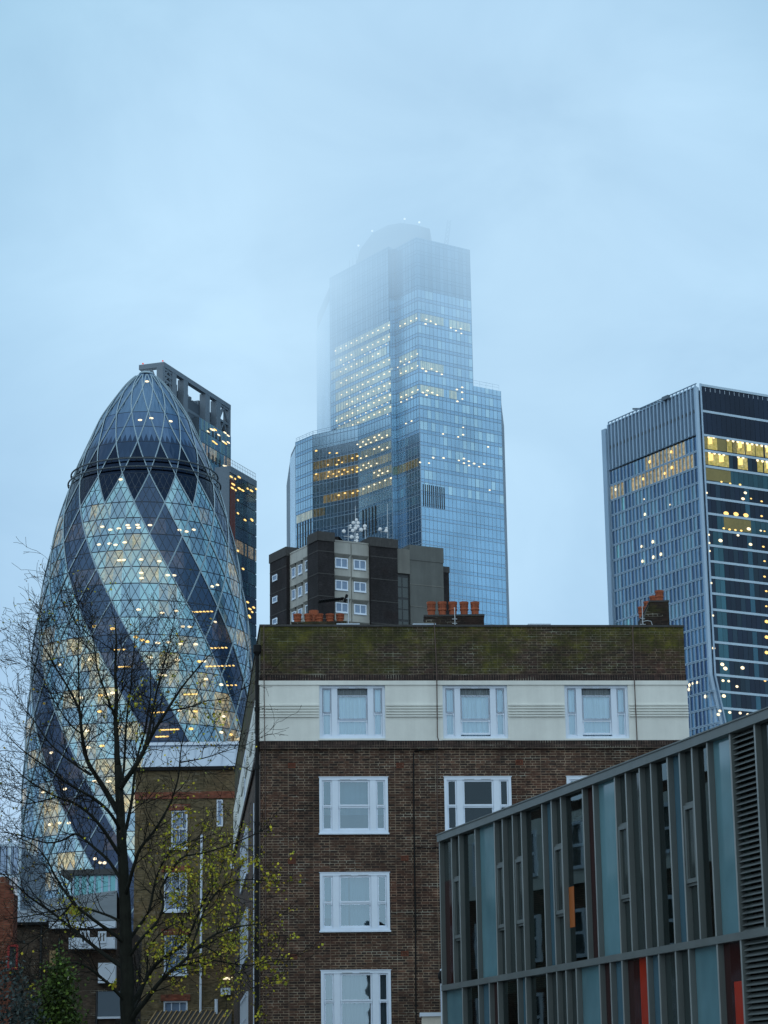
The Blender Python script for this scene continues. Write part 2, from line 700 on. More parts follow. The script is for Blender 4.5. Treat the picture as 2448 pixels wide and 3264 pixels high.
solid_glass('smoke_pane', (.024, .036, .036), spec=.7, wob=.004)
simple('orange_panel', (.36, .105, .022), .6, var=.1)
simple('room_dark', (.012, .013, .013), .9, var=.3)
simple('room_green', (.075, .10, .092), .9, var=.5, nscale=.6)
simple('room_mid', (.05, .055, .06), .9, var=.3)
curtain_mat('net_curtain', (.66, .86, 1.0))
curtain_mat('lace_curtain', (.22, .26, .28))
curtain_mat('blind', (.13, .23, .30))
foliage_mat('lime_leaf', ((.75, .75, .7), (1.2, 1.2, 1.1)))
foliage_mat('bush_leaf', ((.6, .6, .6), (1.3, 1.3, 1.3)))

# ------------------------------------------------------------------ ground
g = MB().poly([(-3000, -600, 0), (3000, -600, 0), (3000, 4500, 0), (-3000, 4500, 0)]).build('ground', M['paving'])
g['kind'] = 'structure'
g = MB().poly([(-400, -9, .004), (400, -9, .004), (400, 26, .004), (-400, 26, .004)]).build('road', M['asphalt'])
g['kind'] = 'structure'
pv = MB()
FX = Frame((-400, 26), (400, 26))
pv.box(FX, 0, 800, 0, .12, -5, 0)
pv.build('pavement', M['paving'])['kind'] = 'structure'

# ------------------------------------------------------------------ brick apartment house
BA = P(830, 1997, 68)
ZT = BA.z
BB = H(2178, 1999, ZT)
BC = H(751, 2445, ZT)
FB = Frame(BA, BB)
house = thing('brick_apartment_house', 'dark brown brick apartment house with mossy parapet and cream band of sash windows', 'building',
              (BA.x, BA.y, 0))


def wall_cells(mb, F, u0, u1, z0, z1, d0, d1, holes, m=0, reveal=None):
    """a wall slab with rectangular holes (ub,ue,zb,ze)"""
    us = sorted({u0, u1, *[min(max(q, u0), u1) for h in holes for q in h[:2]]})
    zs = sorted({z0, z1, *[min(max(q, z0), z1) for h in holes for q in h[2:]]})
    for i in range(len(us) - 1):
        for j in range(len(zs) - 1):
            uc, zc = (us[i] + us[i + 1]) / 2, (zs[j] + zs[j + 1]) / 2
            if us[i + 1] - us[i] < 1e-5 or zs[j + 1] - zs[j] < 1e-5:
                continue
            if any(h[0] < uc < h[1] and h[2] < zc < h[3] for h in holes):
                continue
            mb.quad(F, us[i], us[i + 1], zs[j], zs[j + 1], d1, m)
    flip = F.U.cross(Vector((0, 0, 1))).dot(F.N) < 0
    for a, b, c, d in holes:
        if a >= u1 or b <= u0 or c >= z1 or d <= z0:
            continue
        for q in ([F.p(a, c, d0), F.p(a, c, d1), F.p(a, d, d1), F.p(a, d, d0)], [F.p(b, c, d1), F.p(b, c, d0), F.p(b, d, d0), F.p(b, d, d1)],
                  [F.p(a, c, d1), F.p(a, c, d0), F.p(b, c, d0), F.p(b, c, d1)], [F.p(a, d, d0), F.p(a, d, d1), F.p(b, d, d1), F.p(b, d, d0)]):
            mb.poly(q if not flip else q[::-1], m)
    # top, bottom and ends
    for q in ([F.p(u0, z1, d1), F.p(u1, z1, d1), F.p(u1, z1, d0), F.p(u0, z1, d0)], [F.p(u0, z0, d0), F.p(u1, z0, d0), F.p(u1, z0, d1), F.p(u0, z0, d1)],
              [F.p(u0, z0, d0), F.p(u0, z0, d1), F.p(u0, z1, d1), F.p(u0, z1, d0)], [F.p(u1, z0, d1), F.p(u1, z0, d0), F.p(u1, z1, d0), F.p(u1, z1, d1)]):
        mb.poly(q if not flip else q[::-1], m)


def fz(F, px, py):
    return F.hit(px, py)[1]


z_sold1t, z_sold1b = fz(FB, 1224, 2150), fz(FB, 1224, 2171)
z_bandb, z_sold2b = fz(FB, 1224, 2362), fz(FB, 1224, 2385)
Lw = FB.len
wins = []     # front windows: (ub, ue, zb, ze, kind)
for (x0, x1, y0, y1, kd) in ((1017.4, 1229, 2185, 2355, 'top'), (1409.7, 1620, 2185, 2355, 'top'), (1797.6, 2006.5, 2185, 2355, 'top'),
                             (1017.4, 1238, 2478.6, 2655, 'pale'), (1415, 1633, 2477.5, 2654, 'dark'), (1805, 2024, 2476, 2653, 'pale'),
                             (1019.3, 1243.3, 2783, 2965.6, 'blind'), (1022.7, 1247.6, 3094.5, 3282, 'lace')):
    ua, za = FB.hit(x0, y0)
    ub, zb = FB.hit(x1, y1)
    wins.append((ua, ub, zb, za, kd))
holes_top = [q[:4] for q in wins if q[4] == 'top']
holes_low = [q[:4] for q in wins if q[4] != 'top']

mb = MB()
wall_cells(mb, FB, 0, Lw, z_sold1t, ZT, -.34, 0, [])
mb.box(FB, -.03, Lw + .03, ZT, ZT + .06, -.40, .03, 1)
mb.build('parapet', [M['mossy_brick'], M['felt']], house)
mb = MB()
mb.box(FB, -.002, Lw + .012, z_sold1b, z_sold1t, -.30, .028)
mb.build('soldier_course', M['soldier_brick'], house)
mb = MB()
mb.box(FB, -.012, Lw + .015, z_sold2b, z_bandb, -.30, .075)
mb.box(FB, -.02, Lw + .02, z_sold2b - .035, z_sold2b, -.30, .095, 1)
mb.build('soldier_course', [M['soldier_brick'], M['mossy_brick']], house)
mb = MB()
wall_cells(mb, FB, -.02, Lw + .02, z_bandb, z_sold1b - .13, -.16, .05, holes_top)
mb.box(FB, -.05, Lw + .05, z_sold1b - .13, z_sold1b, -.2, .085)
zr = [fz(FB, 1224, y) for y in (2249, 2258, 2267, 2276, 2284)]
edges = [-.02] + [x for h in holes_top for x in (h[0], h[1])] + [Lw + .02]
for i in range(0, len(edges), 2):
    for z in zr:
        mb.box(FB, edges[i] + (.0 if i == 0 else .02), edges[i + 1] - (0 if i == len(edges) - 2 else .02), z - .022, z + .022, .05, .10)
for h in holes_top:
    mb.box(FB, h[0] - .03, h[1] + .03, h[2] - .055, h[2] - .004, -.1, .11)
mb.build('stucco_band', M['stucco'], house)
mb = MB()
wall_cells(mb, FB, 0, Lw, 0, z_sold2b - .035, -.16, 0, holes_low)
mb.build('brick_wall', M['brick'], house)


def wavy(mb, F, u0, u1, z0, z1, d, amp=.03, n=28, m=0, top_scallop=False):
    ph = random.random() * 9
    us = [u0 + (u1 - u0) * i / n for i in range(n + 1)]
    ds = [d + amp * math.sin(i * 2.2 + ph) + amp * .6 * math.sin(i * .9 + ph * 2) for i in range(n + 1)]
    flip = F.U.cross(Vector((0, 0, 1))).dot(F.N) < 0
    for i in range(n):
        q = [F.p(us[i], z0, ds[i]), F.p(us[i + 1], z0, ds[i + 1]), F.p(us[i + 1], z1, ds[i + 1]), F.p(us[i], z1, ds[i])]
        uv = [(us[i], z0), (us[i + 1], z0), (us[i + 1], z1), (us[i], z1)]
        mb.poly(q[::-1] if flip else q, m, uv=uv[::-1] if flip else uv)


rc = random.Random(4)


def sash_window(F, u0, u1, z0, z1, kd, parent, d=0.0):
    W, Hh = u1 - u0, z1 - z0
    proud = .045 if kd != 'top' else -.02
    fr = MB()
    fr.ring(F, u0, u1, z0, z1, .085, -.10 + d, proud + d)
    if kd != 'top':
        fr.box(F, u0 - .025, u1 + .025, z0 - .045, z0 - .001, -.02 + d, .09 + d)
        fr.box(F, u0 - .02, u1 + .02, z1 + .001, z1 + .02, -.02 + d, .06 + d)
    # inner bead lines
    a, b = u0 + W * .185, u0 + W * .275
    c, e = u0 + W * .735, u0 + W * .825
    fr.box(F, a, b, z0 + .085, z1 - .085, -.10 + d, proud - .012 + d)
    fr.box(F, c, e, z0 + .085, z1 - .085, -.10 + d, proud - .012 + d)
    fr.box(F, u0 + W * .30, u0 + W * .45, z1 - .075, z1 - .055, proud + d - .001, proud + .012 + d, 1)
    fr.box(F, u0 + W * .55, u0 + W * .70, z1 - .075, z1 - .055, proud + d - .001, proud + .012 + d, 1)
    wnd = fr.build('window', [M['white_paint'], M['galvanised']], parent)
    gm = {'top': 'sash_glass', 'pale': 'sash_glass_bright', 'dark': 'sash_glass_dark', 'blind': 'sash_glass', 'lace': 'sash_glass'}[kd]
    zi0, zi1 = z0 + .085, z1 - .085
    drop = .20 if kd == 'top' else 0.0
    lift = .05 if kd == 'top' and u0 > 4 else 0.0
    for k, (s0, s1) in enumerate(((u0 + .085, a), (b, c), (e, u1 - .085))):
        dr = drop if k == 1 else 0
        li = lift if k == 1 else 0
        zm = zi0 + (zi1 - zi0) * (.50 if k != 1 or kd != 'top' else .36)
        sa = MB()
        fw = .05 if k == 1 else .042
        sa.ring(F, s0 + .004, s1 - .004, zm - .03, zi1 - dr - .003, fw, -.055 + d, proud - .035 + d)
        sa.ring(F, s0 + .004, s1 - .004, zi0 + li + .003, zm - .032, fw, -.075 + d, proud - .058 + d, wb=.06)
        for uu in (s0 + .014, s1 - .05):
            sa.box(F, uu, uu + .036, zm - .10, zm - .032, proud - .058 + d, proud - .028 + d)
        so_ = sa.build('sash', M['white_paint'], wnd)
        gl = MB()
        gl.quad(F, s0 + fw, s1 - fw, zm + .02, zi1 - dr - fw, proud - .047 + d)
        gl.quad(F, s0 + fw, s1 - fw, zi0 + li + .06, zm - .08, proud - .070 + d)
        gl.build('pane', M[gm], wnd)
    rm = MB()
    flip = F.U.cross(Vector((0, 0, 1))).dot(F.N) < 0
    r0, r1 = u0 + .02, u1 - .02
    rm.quad(F, r0, r1, z0, z1, -1.1 + d)
    for q in ([F.p(r0, z0, -1.1 + d), F.p(r0, z0, -.17 + d), F.p(r0, z1, -.17 + d), F.p(r0, z1, -1.1 + d)],
              [F.p(r1, z0, -.17 + d), F.p(r1, z0, -1.1 + d), F.p(r1, z1, -1.1 + d), F.p(r1, z1, -.17 + d)],
              [F.p(r0, z0, -.17 + d), F.p(r0, z0, -1.1 + d), F.p(r1, z0, -1.1 + d), F.p(r1, z0, -.17 + d)],
              [F.p(r0, z1, -1.1 + d), F.p(r0, z1, -.17 + d), F.p(r1, z1, -.17 + d), F.p(r1, z1, -1.1 + d)]):
        rm.poly(q if not flip else q[::-1])
    rm.build('reveal', M['room_mid' if kd != 'dark' else 'room_dark'], wnd)
    cu = MB()
    if kd == 'top':
        wavy(cu, F, u0 + .09, u1 - .09, zi0, zi1 - .02, -.19 + d, .018 + rc.uniform(0, .012), rc.choice((38, 46, 54)))
        cu.build('curtain', M['net_curtain'], wnd)
        cu = MB()
        wavy(cu, F, b + .02, c - .02, zi1 - .26, zi1, -.125 + d, .012, 40)
        cu.build('curtain', M['lace_curtain'], wnd)
    elif kd == 'pale':
        wavy(cu, F, u0 + .09, u1 - .09, zi0 + .5, zi1, -.4 + d, .004, 6)
        cu.build('curtain', M['blind'], wnd)  # flat bluish sheet standing in for sky mirrored in the upper panes
    elif kd == 'blind':
        wavy(cu, F, b, b + .28, zi0, zi1, -.25 + d, .012, 8)
        wavy(cu, F, b + .34, c + .05, zi0, zi1, -.28 + d, .010, 14)
        wavy(cu, F, u0 + .09, a, zi0 + .3, zi1, -.25 + d, .01, 6)
        cu.build('curtain', M['blind'], wnd)
    elif kd == 'lace':
        wavy(cu, F, u0 + .09, u1 - .09, zi0, zi1, -.25 + d, .02, 46)
        cu.build('curtain', M['lace_curtain'], wnd)
    return wnd


for q in wins:
    sash_window(FB, *q, house)

# flank
FL = Frame(BA, BC, outward=(-1, 0))
LF = FL.len + 1.5
mb = MB()
mb.box(FL, 0.0, LF, z_sold1t, ZT, -.34, 0)
mb.box(FL, .06, LF, ZT, ZT + .06, -.40, .03, 1)
mb.build('parapet', [M['mossy_brick'], M['felt']], house)
mb = MB()
mb.box(FL, .02, LF, z_sold1b, z_sold1t, -.30, .028)
mb.box(FL, .02, LF, z_sold2b, z_bandb, -.30, .075)
mb.build('soldier_course', M['soldier_brick'], house)
mb = MB()
mb.box(FL, .02, LF, z_bandb, z_sold1b - .002, -.30, .05)
for z in zr:
    for a in range(0, 30, 5):
        mb.box(FL, a + .1, min(LF, a + 3.0), z - .022, z + .022, .05, .10)
mb.build('stucco_band', M['stucco'], house)
mb = MB()
mb.box(FL, .005, LF, 0, z_sold2b - .002, -.30, 0)
mb.build('brick_wall', M['brick'], house)
rows = [(q[2], q[3]) for q in wins]
zrows = sorted({(round(a, 2), round(b, 2)) for a, b in rows})
zl = {}
for a, b in zrows:
    zl.setdefault(round(a), (a, b))
for (za, zb_) in zl.values():
    ua_, ub_ = FL.u_at(786.5, za + .8, .05, .5, LF), min(LF - .4, FL.u_at(766.5, za + .8, .05, .5, LF + 20))
    if za > z_bandb - .5:
        ua_, ub_ = 13.0, 14.6
    fr = MB()
    fr.ring(FL, ua_, ub_, za, zb_, .12, -.02, .07)
    nn = max(2, int((ub_ - ua_) / 1.1))
    for i in range(1, nn):
        u = ua_ + (ub_ - ua_) * i / nn
        fr.box(FL, u - .07, u + .07, za + .12, zb_ - .12, -.02, .065)
    fr.box(FL, ua_ + .12, ub_ - .12, (za + zb_) / 2 - .03, (za + zb_) / 2 + .03, -.02, .06)
    wn = fr.build('window', M['white_paint'], house)
    MB().quad(FL, ua_ + .1, ub_ - .1, za + .1, zb_ - .1, .055 if za > z_bandb - .5 else .03).build('pane', M['smoke_pane'], wn)
# roof and the hidden walls
BD = BB + (BC - BA) * 1.02
mb = MB()
ins = .34
mb.prism([FB.p(.35, 0, -.33), FB.p(Lw - .02, 0, -.33), BD, BC - Vector((-.4, 0, 0))], ZT - .75, ZT - .55)
mb.build('roof', M['felt'], house)
mb = MB()
FR = Frame(BB, BD, outward=(1, 0))
mb.box(FR, .34, FR.len, 0, ZT, -.34, -.02)
FK = Frame(BC, BD, outward=(0, 1))
mb.box(FK, .34, FK.len - .35, 0, ZT, -.34, -.02)
mb.build('brick_wall', M['brick'], house)


def chimney_pot(c, w, h, parent):
    r = w / 2
    mb = MB()
    mb.lathe(c, [(r * .80, 0), (r * .82, h * .40), (r * .98, h * .44), (r * .98, h * .52), (r * .86, h * .55), (r * .90, h * .80), (r * 1.0, h * .84), (r * 1.03, h),
                 (r * .78, h), (r * .74, h * .6), (0, h * .58)], 18)
    for k in range(14):
        a = 2 * math.pi * k / 14
        q = Vector(c) + Vector((math.cos(a) * r * .89, math.sin(a) * r * .89, h * .60))
        mb.tube([q, q + Vector((math.cos(a) * r * .02, math.sin(a) * r * .02, h * .17))], r * .055, 4, 1)
    return mb.build('chimney_pot', [M['terracotta'], M['terracotta_dark']], parent, smooth=False)


def stack(x0, x1, ytop, Y, depth, pots, ptop, pw, extra=None, taper=0.0):
    a, b = P(x0, ytop, Y), P(x1, ytop, Y)
    z1 = a.z
    F = Frame(a, b)
    mb = MB()
    z0 = ZT - .6
    if taper:
        zl_ = F.p(0, z1 - .18)
        mb.box(F, 0, F.len, z0, z1 - .22, -depth, 0)
        mb.box(F, taper, F.len - taper, z1 - .22, z1, -depth + taper, -taper)
    else:
        mb.box(F, 0, F.len, z0, z1 - .06, -depth, 0)
        mb.box(F, -.02, F.len + .02, z1 - .06, z1, -depth - .02, .02, 1)
    st = mb.build('chimney_stack', [M['chimney_brick'], M['felt']], house)
    for px in pots:
        c = P(px, ytop, Y)
        q = F.p((Vector((c.x, c.y, 0)) - F.o).dot(F.U), z1, -depth / 2)
        zt = P(px, ptop, Y + depth / 2).z
        chimney_pot(q, pw * Y / FPX * 1.02, zt - z1, st)
    if extra:
        px, py, dY = extra
        c = P(px, py, Y + dY)
        chimney_pot((c.x, c.y, z1 - .35), pw * 1.15 * Y / FPX, c.z - z1 + .35, st)
    return st, F, z1


stack(924.5, 1109, 1981, 75, .75, (947, 981.6, 1016.5, 1051, 1083.6), 1957.8, 27.5, extra=(1000, 1947, 1.3), taper=.04)
st2, FS2, zs2 = stack(1352.5, 1542.5, 1960, 71.0, .75, (1376, 1411, 1445, 1481, 1516), 1919.5, 29)
# third stack is seen end-on and runs back over the roof
a, b = P(2071, 1914, 72), P(2131, 1914, 72)
F3 = Frame(a, b)
z3 = a.z
mb = MB()
mb.box(F3, 0, F3.len, ZT - .6, z3 - .05, -3.4, 0)
mb.box(F3, -.02, F3.len + .02, z3 - .05, z3, -3.42, .02, 1)
far = H(2028, 1962, ZT + .45)
mb.poly([F3.p(0, ZT - .6, -.02), F3.p(0, z3 - .05, -.02), F3.p(-.42, ZT + .35, -.02), F3.p(-.42, ZT - .6, -.02)])
mb.poly([F3.p(0, ZT - .6, -3.4), F3.p(-.42, ZT - .6, -3.4), F3.p(-.42, ZT + .35, -3.4), F3.p(0, z3 - .05, -3.4)])
mb.poly([F3.p(0, z3 - .05, -.02), F3.p(0, z3 - .05, -3.4), F3.p(-.42, ZT + .35, -3.4), F3.p(-.42, ZT + .35, -.02)])
mb.poly([F3.p(-.42, ZT - .6, -.02), F3.p(-.42, ZT + .35, -.02), F3.p(-.42, ZT + .35, -3.4), F3.p(-.42, ZT - .6, -3.4)])
st3 = mb.build('chimney_stack', [M['chimney_brick'], M['felt']], house)
for k in range(4):
    chimney_pot(F3.p(F3.len * .60 - k * .10, z3, -.35 - k * .82), .285, P(2094, 1876, 72).z - z3, st3)

# pipes and cables on the house
zc = [P(820, y, 67.9).z for y in (2055, 2090, 2260, 2445, 2625, 2810, 3000)]
pc = FL.p(.35, 0, .16)
pc = P(819, 2300, 67.9)
mb = MB()
mb.tube([(pc.x, pc.y + .05, 0), (pc.x, pc.y + .05, zc[1])], .058, 10)
mb.lathe((pc.x, pc.y + .05, zc[1]), [(.058, 0), (.125, .12), (.125, .33), (.095, .34), (.0, .30)], 12)
for z in zc[2:]:
    mb.tube([(pc.x, pc.y + .05, z - .06), (pc.x, pc.y + .05, z + .06)], .082, 10)
mb.build('drainpipe', M['black_pipe'], house)
pw_ = P(809, 2700, 68.3)
MB().tube([(pw_.x, pw_.y, 0), (pw_.x, pw_.y, P(809, 2560, 68.3).z)], .016, 6).build('waste_pipe', M['white_paint'], house)


def cable(pts, r, mat='cable', name='cable'):
    q = [FB.p(*FB.hit(x, y), .115 if y < 2395 else .03) for x, y in pts]
    return MB().tube(q, r, 5).build(name, M[mat], house)


cable([(840.6, 1996), (841.5, 2170), (843, 2330), (845, 2400), (846, 2640), (847, 2900), (848.5, 3300)], .014)
cable([(1383, 1990), (1388, 2080), (1391, 2150), (1392, 2240), (1393, 2350), (1398, 2364)], .017)
cable([(2014.5, 1998), (2018, 2120), (2023, 2240), (2028, 2345), (2032, 2420), (2034, 2600)], .017)
cable([(1395, 2388), (1360, 2391), (1321, 2395), (1318, 2402), (1319, 2600), (1322, 2800), (1324.5, 3000), (1326, 3300)], .020, 'black_pipe')
cable([(1393, 2400), (1393.5, 2600), (1394, 2700)], .012)

# roof aerials: each bracketed to a chimney
def aerial(name, label, px, y0, y1, Y, r, yag=None, arms=()):
    a, b = P(px, y1, Y), P(px, y0, Y)
    a = Vector((b.x, b.y, a.z))
    root = thing(name, label, 'aerial', a)
    MB().tube([a, b], r, 6).build('mast', M['galvanised'], root)
    for (x0, ya, x1, yb) in arms:
        MB().tube([P(x0, ya, Y), P(x1, yb, Y)], r * .8, 5).build('bracket', M['galvanised'], root)
    if yag:
        x0, ya, x1, yb = yag
        p, q = P(x0, ya, Y - .3), P(x1, yb, Y + .1)
        bm_ = MB()
        bm_.tube([p, q], .016, 5)
        n = 13
        for k in range(n):
            c = p.lerp(q, k / (n - 1) * .86)
            h = .05
            bm_.tube([c + Vector((-.03, .02, -h)), c + Vector((.03, -.02, h))], .030, 5)
        c = p.lerp(q, .96)
        bm_.tube([c + Vector((-.02, 0, -.13)), c + Vector((.06, 0, .13))], .05, 5)
        bm_.build('boom', M['black_pipe'], root)
    return root


aerial('tv_aerial', 'television aerial with a striped boom on a thin pole beside the low chimney stack', 1110, 1906, 1990, 74.5, .016,
       (1017, 1917.5, 1104, 1907), ((1100, 1974, 1120, 1974), (1103, 1908, 1112, 1907)))
aerial('aerial_pole', 'thin white pole bracketed to the face of the five-pot chimney stack above the cream wall', 1449, 1936, 1996, 70.85, .014, None,
       ((1441, 1973, 1457, 1973), (1441, 1987, 1457, 1987)))
aerial('aerial_pole', 'thin grey pole with a curled bracket fixed to the end-on chimney stack', 2046, 1912, 1990, 71.8, .013, None,
       ((2046, 1982, 2062, 1978), (2062, 1978, 2075, 1980), (2075, 1980, 2080, 1994), (2040, 1970, 2056, 1973), (2040, 1990, 2058, 1990)))

# ------------------------------------------------------------------ glass fronted office on the near side
GC = P(1411, 2664, 55)
ZR = GC.z
ZM = P(1425, 3141, 55).z
GN = H(2448, 2270, ZR)
dirn = (Vector((GN.x, GN.y, 0)) - Vector((GC.x, GC.y, 0))).normalized()
GE = Vector((GC.x, GC.y, 0)) + dirn * 27
FG = Frame(GC, GE, outward=(-1, 0))
office = thing('glass_office', 'low office block faced with grey metal fins and strips of frosted, clear and red glass', 'building', (GC.x, GC.y, 0))
FIN = .085


def oc(x, y):
    return 1380 + x / 1.5534, 2200 + y / 1.5534


up = [(45, 'maroon'), (100, 'vent'), (137, 'clear'), (217, 'frost'), (312, 'vent'), (352, 'smoke'), (402, 'vent'), (445, 'clear'), (548, 'teal'), (594, 'vent'),
      (641, 'clear'), (749, 'maroon'), (801, 'frost'), (908, 'vent'), (962, 'smoke'), (1030, 'smoke'), (1086, 'clear'), (1168, 'teal'), (1228, 'vent'), (1290, 'clear'),
      (1365, 'frost'), (1478, 'louvre'), (1600, 'smoke')]
lo = [(60, 'frost'), (155, 'clear'), (235, 'teal'), (288, 'maroon'), (330, 'clear'), (428, 'teal'), (468, 'clear'), (573, 'smoke'), (622, 'maroon'), (668, 'smoke'),
      (718, 'frost'), (833, 'maroon'), (887, 'teal'), (945, 'red'), (1068, 'teal'), (1127, 'smoke'), (1210, 'smoke'), (1275, 'frost'), (1416, 'redclear'), (1533, 'louvre')]
MATP = {'maroon': 'maroon_pane', 'frost': 'frosted_pane', 'teal': 'teal_pane', 'smoke': 'smoke_pane', 'clear': 'clear_pane', 'red': 'red_pane', 'redclear': 'maroon_pane'}


def office_row(items, z0, z1, ypix):
    us = []
    for x, k in items:
        us.append((FG.u_at(oc(x - 9, 0)[0], (z1 if ypix == 'top' else z1), FIN, -1, 27), k))
    us[0] = (0.0, us[0][1])
    # beyond the picture the rhythm goes on
    kinds = ['smoke', 'frost', 'vent', 'clear', 'teal', 'maroon', 'clear']
    while us[-1][0] < 25.5:
        us.append((us[-1][0] + random.choice((.6, .75, 1.1)), random.choice(kinds)))
    for i, (u, k) in enumerate(us):
        MB().box(FG, u - .026, u + .026, z0, z1, -.05, FIN).box(FG, u - .028, u + .028, z0, z1, FIN, FIN + .006, 1).build('fin', [M['grey_metal'], M['lit_edge_metal']], office)
        if i == len(us) - 1:
            break
        a, b = u + .032, us[i + 1][0] - .032
        if k == 'louvre':
            lv = MB()
            lv.quad(FG, a, b, z0, z1, -.16, 1)
            n = int((z1 - z0) / .095)
            for q in range(n):
                z = z0 + (q + .5) * (z1 - z0) / n
                p0, p1, p2, p3 = FG.p(a, z - .035, .05), FG.p(b, z - .035, .05), FG.p(b, z + .03, -.05), FG.p(a, z + .03, -.05)
                lv.poly([p0, p1, p2, p3])
                lv.poly([p0 - Vector((0, 0, .012)), p3 - Vector((0, 0, .012)), p2 - Vector((0, 0, .012)), p1 - Vector((0, 0, .012))])
                lv.poly([p0 - Vector((0, 0, .012)), p1 - Vector((0, 0, .012)), p1, p0])
            lv.build('louvre', [M['grey_metal'], M['room_dark']], office)
            continue
        if k == 'vent':
            zb = z0 + (z1 - z0) * .30
            zt = z0 + (z1 - z0) * .71
            MB().quad(FG, a, b, z0, zb - .05, -.02).build('glazing', M['smoke_pane'], office)
            MB().quad(FG, a, b, zt + .05, z1, -.02).build('glazing', M['smoke_pane'], office)
            vf = MB()
            vf.ring(FG, a + .005, b - .005, zb, zt, min(.075, (b - a) * .25), -.03, .075)
            vf.box(FG, a, b, zb - .05, zb - .002, -.03, .04)
            vf.box(FG, a, b, zt + .002, zt + .05, -.03, .04)
            vo = vf.build('vent_window', M['grey_metal'], office)
            w_ = min(.075, (b - a) * .25)
            MB().quad(FG, a + w_, b - w_, zb + w_, zt - w_, .03).build('pane', M['smoke_pane'], vo)
        else:
            pn = MB()
            if k == 'maroon' and i % 2 == 0:
                zs = z0 + (z1 - z0) * .72
                pn.quad(FG, a, b, z0, zs, -.02)
                pn.quad(FG, a, b, zs, z1, -.02, 1)
                pn.build('glazing', [M['maroon_pane'], M['smoke_pane']], office)
            elif k == 'redclear':
                zs = z0 + (z1 - z0) * .84
                pn.quad(FG, a, b, z0, z1, -.02)
                pn.build('glazing', M['maroon_pane'], office)
                MB().quad(FG, a + (b - a) * .4, b, z0 + .3, zs, -.016).build('glazing', M['red_pane'], office)
            elif k == 'red':
                pn.quad(FG, a, b, z0, z1, -.02)
                pn.build('glazing', M['maroon_pane'], office)
                MB().quad(FG, a + (b - a) * .5, b, z0, z1, -.016).build('glazing', M['red_pane'], office)
            else:
                pn.quad(FG, a, b, z0, z1, -.02)
                pn.build('glazing', M[MATP[k]], office)
    return us


ups = office_row(up, ZM, ZR - .15, 'top')
los = office_row(lo, .25, ZM - .13, 'mid')
mb = MB()
mb.box(FG, -.04, 27, ZR - .15, ZR + .01, -.4, .135)
mb.box(FG, -.06, 27, ZR + .01, ZR + .035, -.5, .155)
mb.build('roof_edge', M['grey_metal'], office)
mb = MB()
mb.box(FG, -.02, 27, ZM - .13, ZM, -.05, FIN + .02)
mb.build('transom', M['grey_metal'], office)
mb = MB()
mb.box(FG, -.02, 27, 0, .25, -.3, .1)
mb.build('plinth', M['concrete_dark'], office)
# what stands behind the clear strips, plus rings imitating mirrored windows
mb = MB()
mb.quad(FG, .2, 26.8, .25, ZR - .2, -1.6)
mb.box(FG, .2, 26.8, ZM - .4, ZM - .05, -1.6, -.08)
mb.build('inner_wall', M['room_green'], office)
u_ = FG.u_at(oc(735, 0)[0], 6, -.3, -1, 27)
u2_ = FG.u_at(oc(762, 0)[0], 6, -.3, -1, 27)
zA, zB = FG.hit(*oc(750, 1160))[1], FG.hit(*oc(750, 955))[1]
MB().box(FG, u_, u2_, zA, zB, -.03, -.014).build('blind', M['orange_panel'], office)
for x0, x1, y0, y1 in ((700, 748, 500, 610), (700, 748, 630, 750)):
    a, b = FG.u_at(oc(x0, 0)[0], 7, -.35, -1, 27), FG.u_at(oc(x1, 0)[0], 7, -.35, -1, 27)
    zA, zB = FG.hit(*oc(720, y1))[1], FG.hit(*oc(720, y0))[1]
    MB().ring(FG, a, b, zA, zB, .05, -.37, -.33).build('mirrored_frame', M['white_paint'], office)  # reflected house windows, built as white rings behind the glass
# end wall, back and roof
nb = -FG.N * 11
e0, e1 = FG.p(0, 0, -.05), FG.p(27, 0, -.05)
mb = MB()
mb.prism([e0 + FG.U * .03, e0 + FG.U * .03 + nb, e1 + nb, e1], ZR - .20, ZR - .02)
mb.build('roof', M['felt'], office)
mb = MB()
FE = Frame(e0, e0 + nb, outward=(-.3, 1))
mb.box(FE, .02, FE.len, 0, ZR - .21, -.25, 0)
FE2 = Frame(e1, e1 + nb, outward=(.3, -1))
mb.box(FE2, .02, FE2.len, 0, ZR - .21, -.25, 0)
FE3 = Frame(e0 + nb, e1 + nb, outward=(1, .3))
mb.box(FE3, .3, FE3.len - .3, 0, ZR - .21, -.25, 0)
mb.build('end_wall', M['grey_metal'], office)

# camera on a pale post, and the rendered gate pier at the foot of the brick wall
c = P(1407.5, 3135, 56)
root = thing('camera_post', 'slim white post topped by a small black security camera beside the glass office', 'security camera', (c.x, c.y, 0))
MB().tube([(c.x, c.y, 0), (c.x, c.y, c.z)], .030, 10).build('post', M['white_paint'], root)
mb = MB()
mb.lathe((c.x, c.y, c.z), [(.055, 0), (.06, .05), (.05, .08), (.075, .10), (.085, .17), (.075, .24), (.045, .29), (0, .31)], 14)
mb.build('camera_housing', M['black_pipe'], root)
MB().lathe((c.x, c.y, c.z + .30), [(.03, 0), (.035, .03), (0, .05)], 8).build('cap', M['white_paint'], root)
a, b = P(1342, 3240, 60), P(1428, 3240, 60)
F = Frame(a, b)
root = thing('rendered_pier', 'cream rendered pier with a flat white coping at the foot of the brick wall', 'wall', (a.x, a.y, 0))
MB().box(F, .02, F.len + 1.5, 0, a.z, -.6, 0).build('pier', M['cream'], root)
MB().box(F, -.03, F.len + 1.55, a.z, P(1342, 3228, 60).z, -.66, .05).build('coping', M['white_paint'], root)

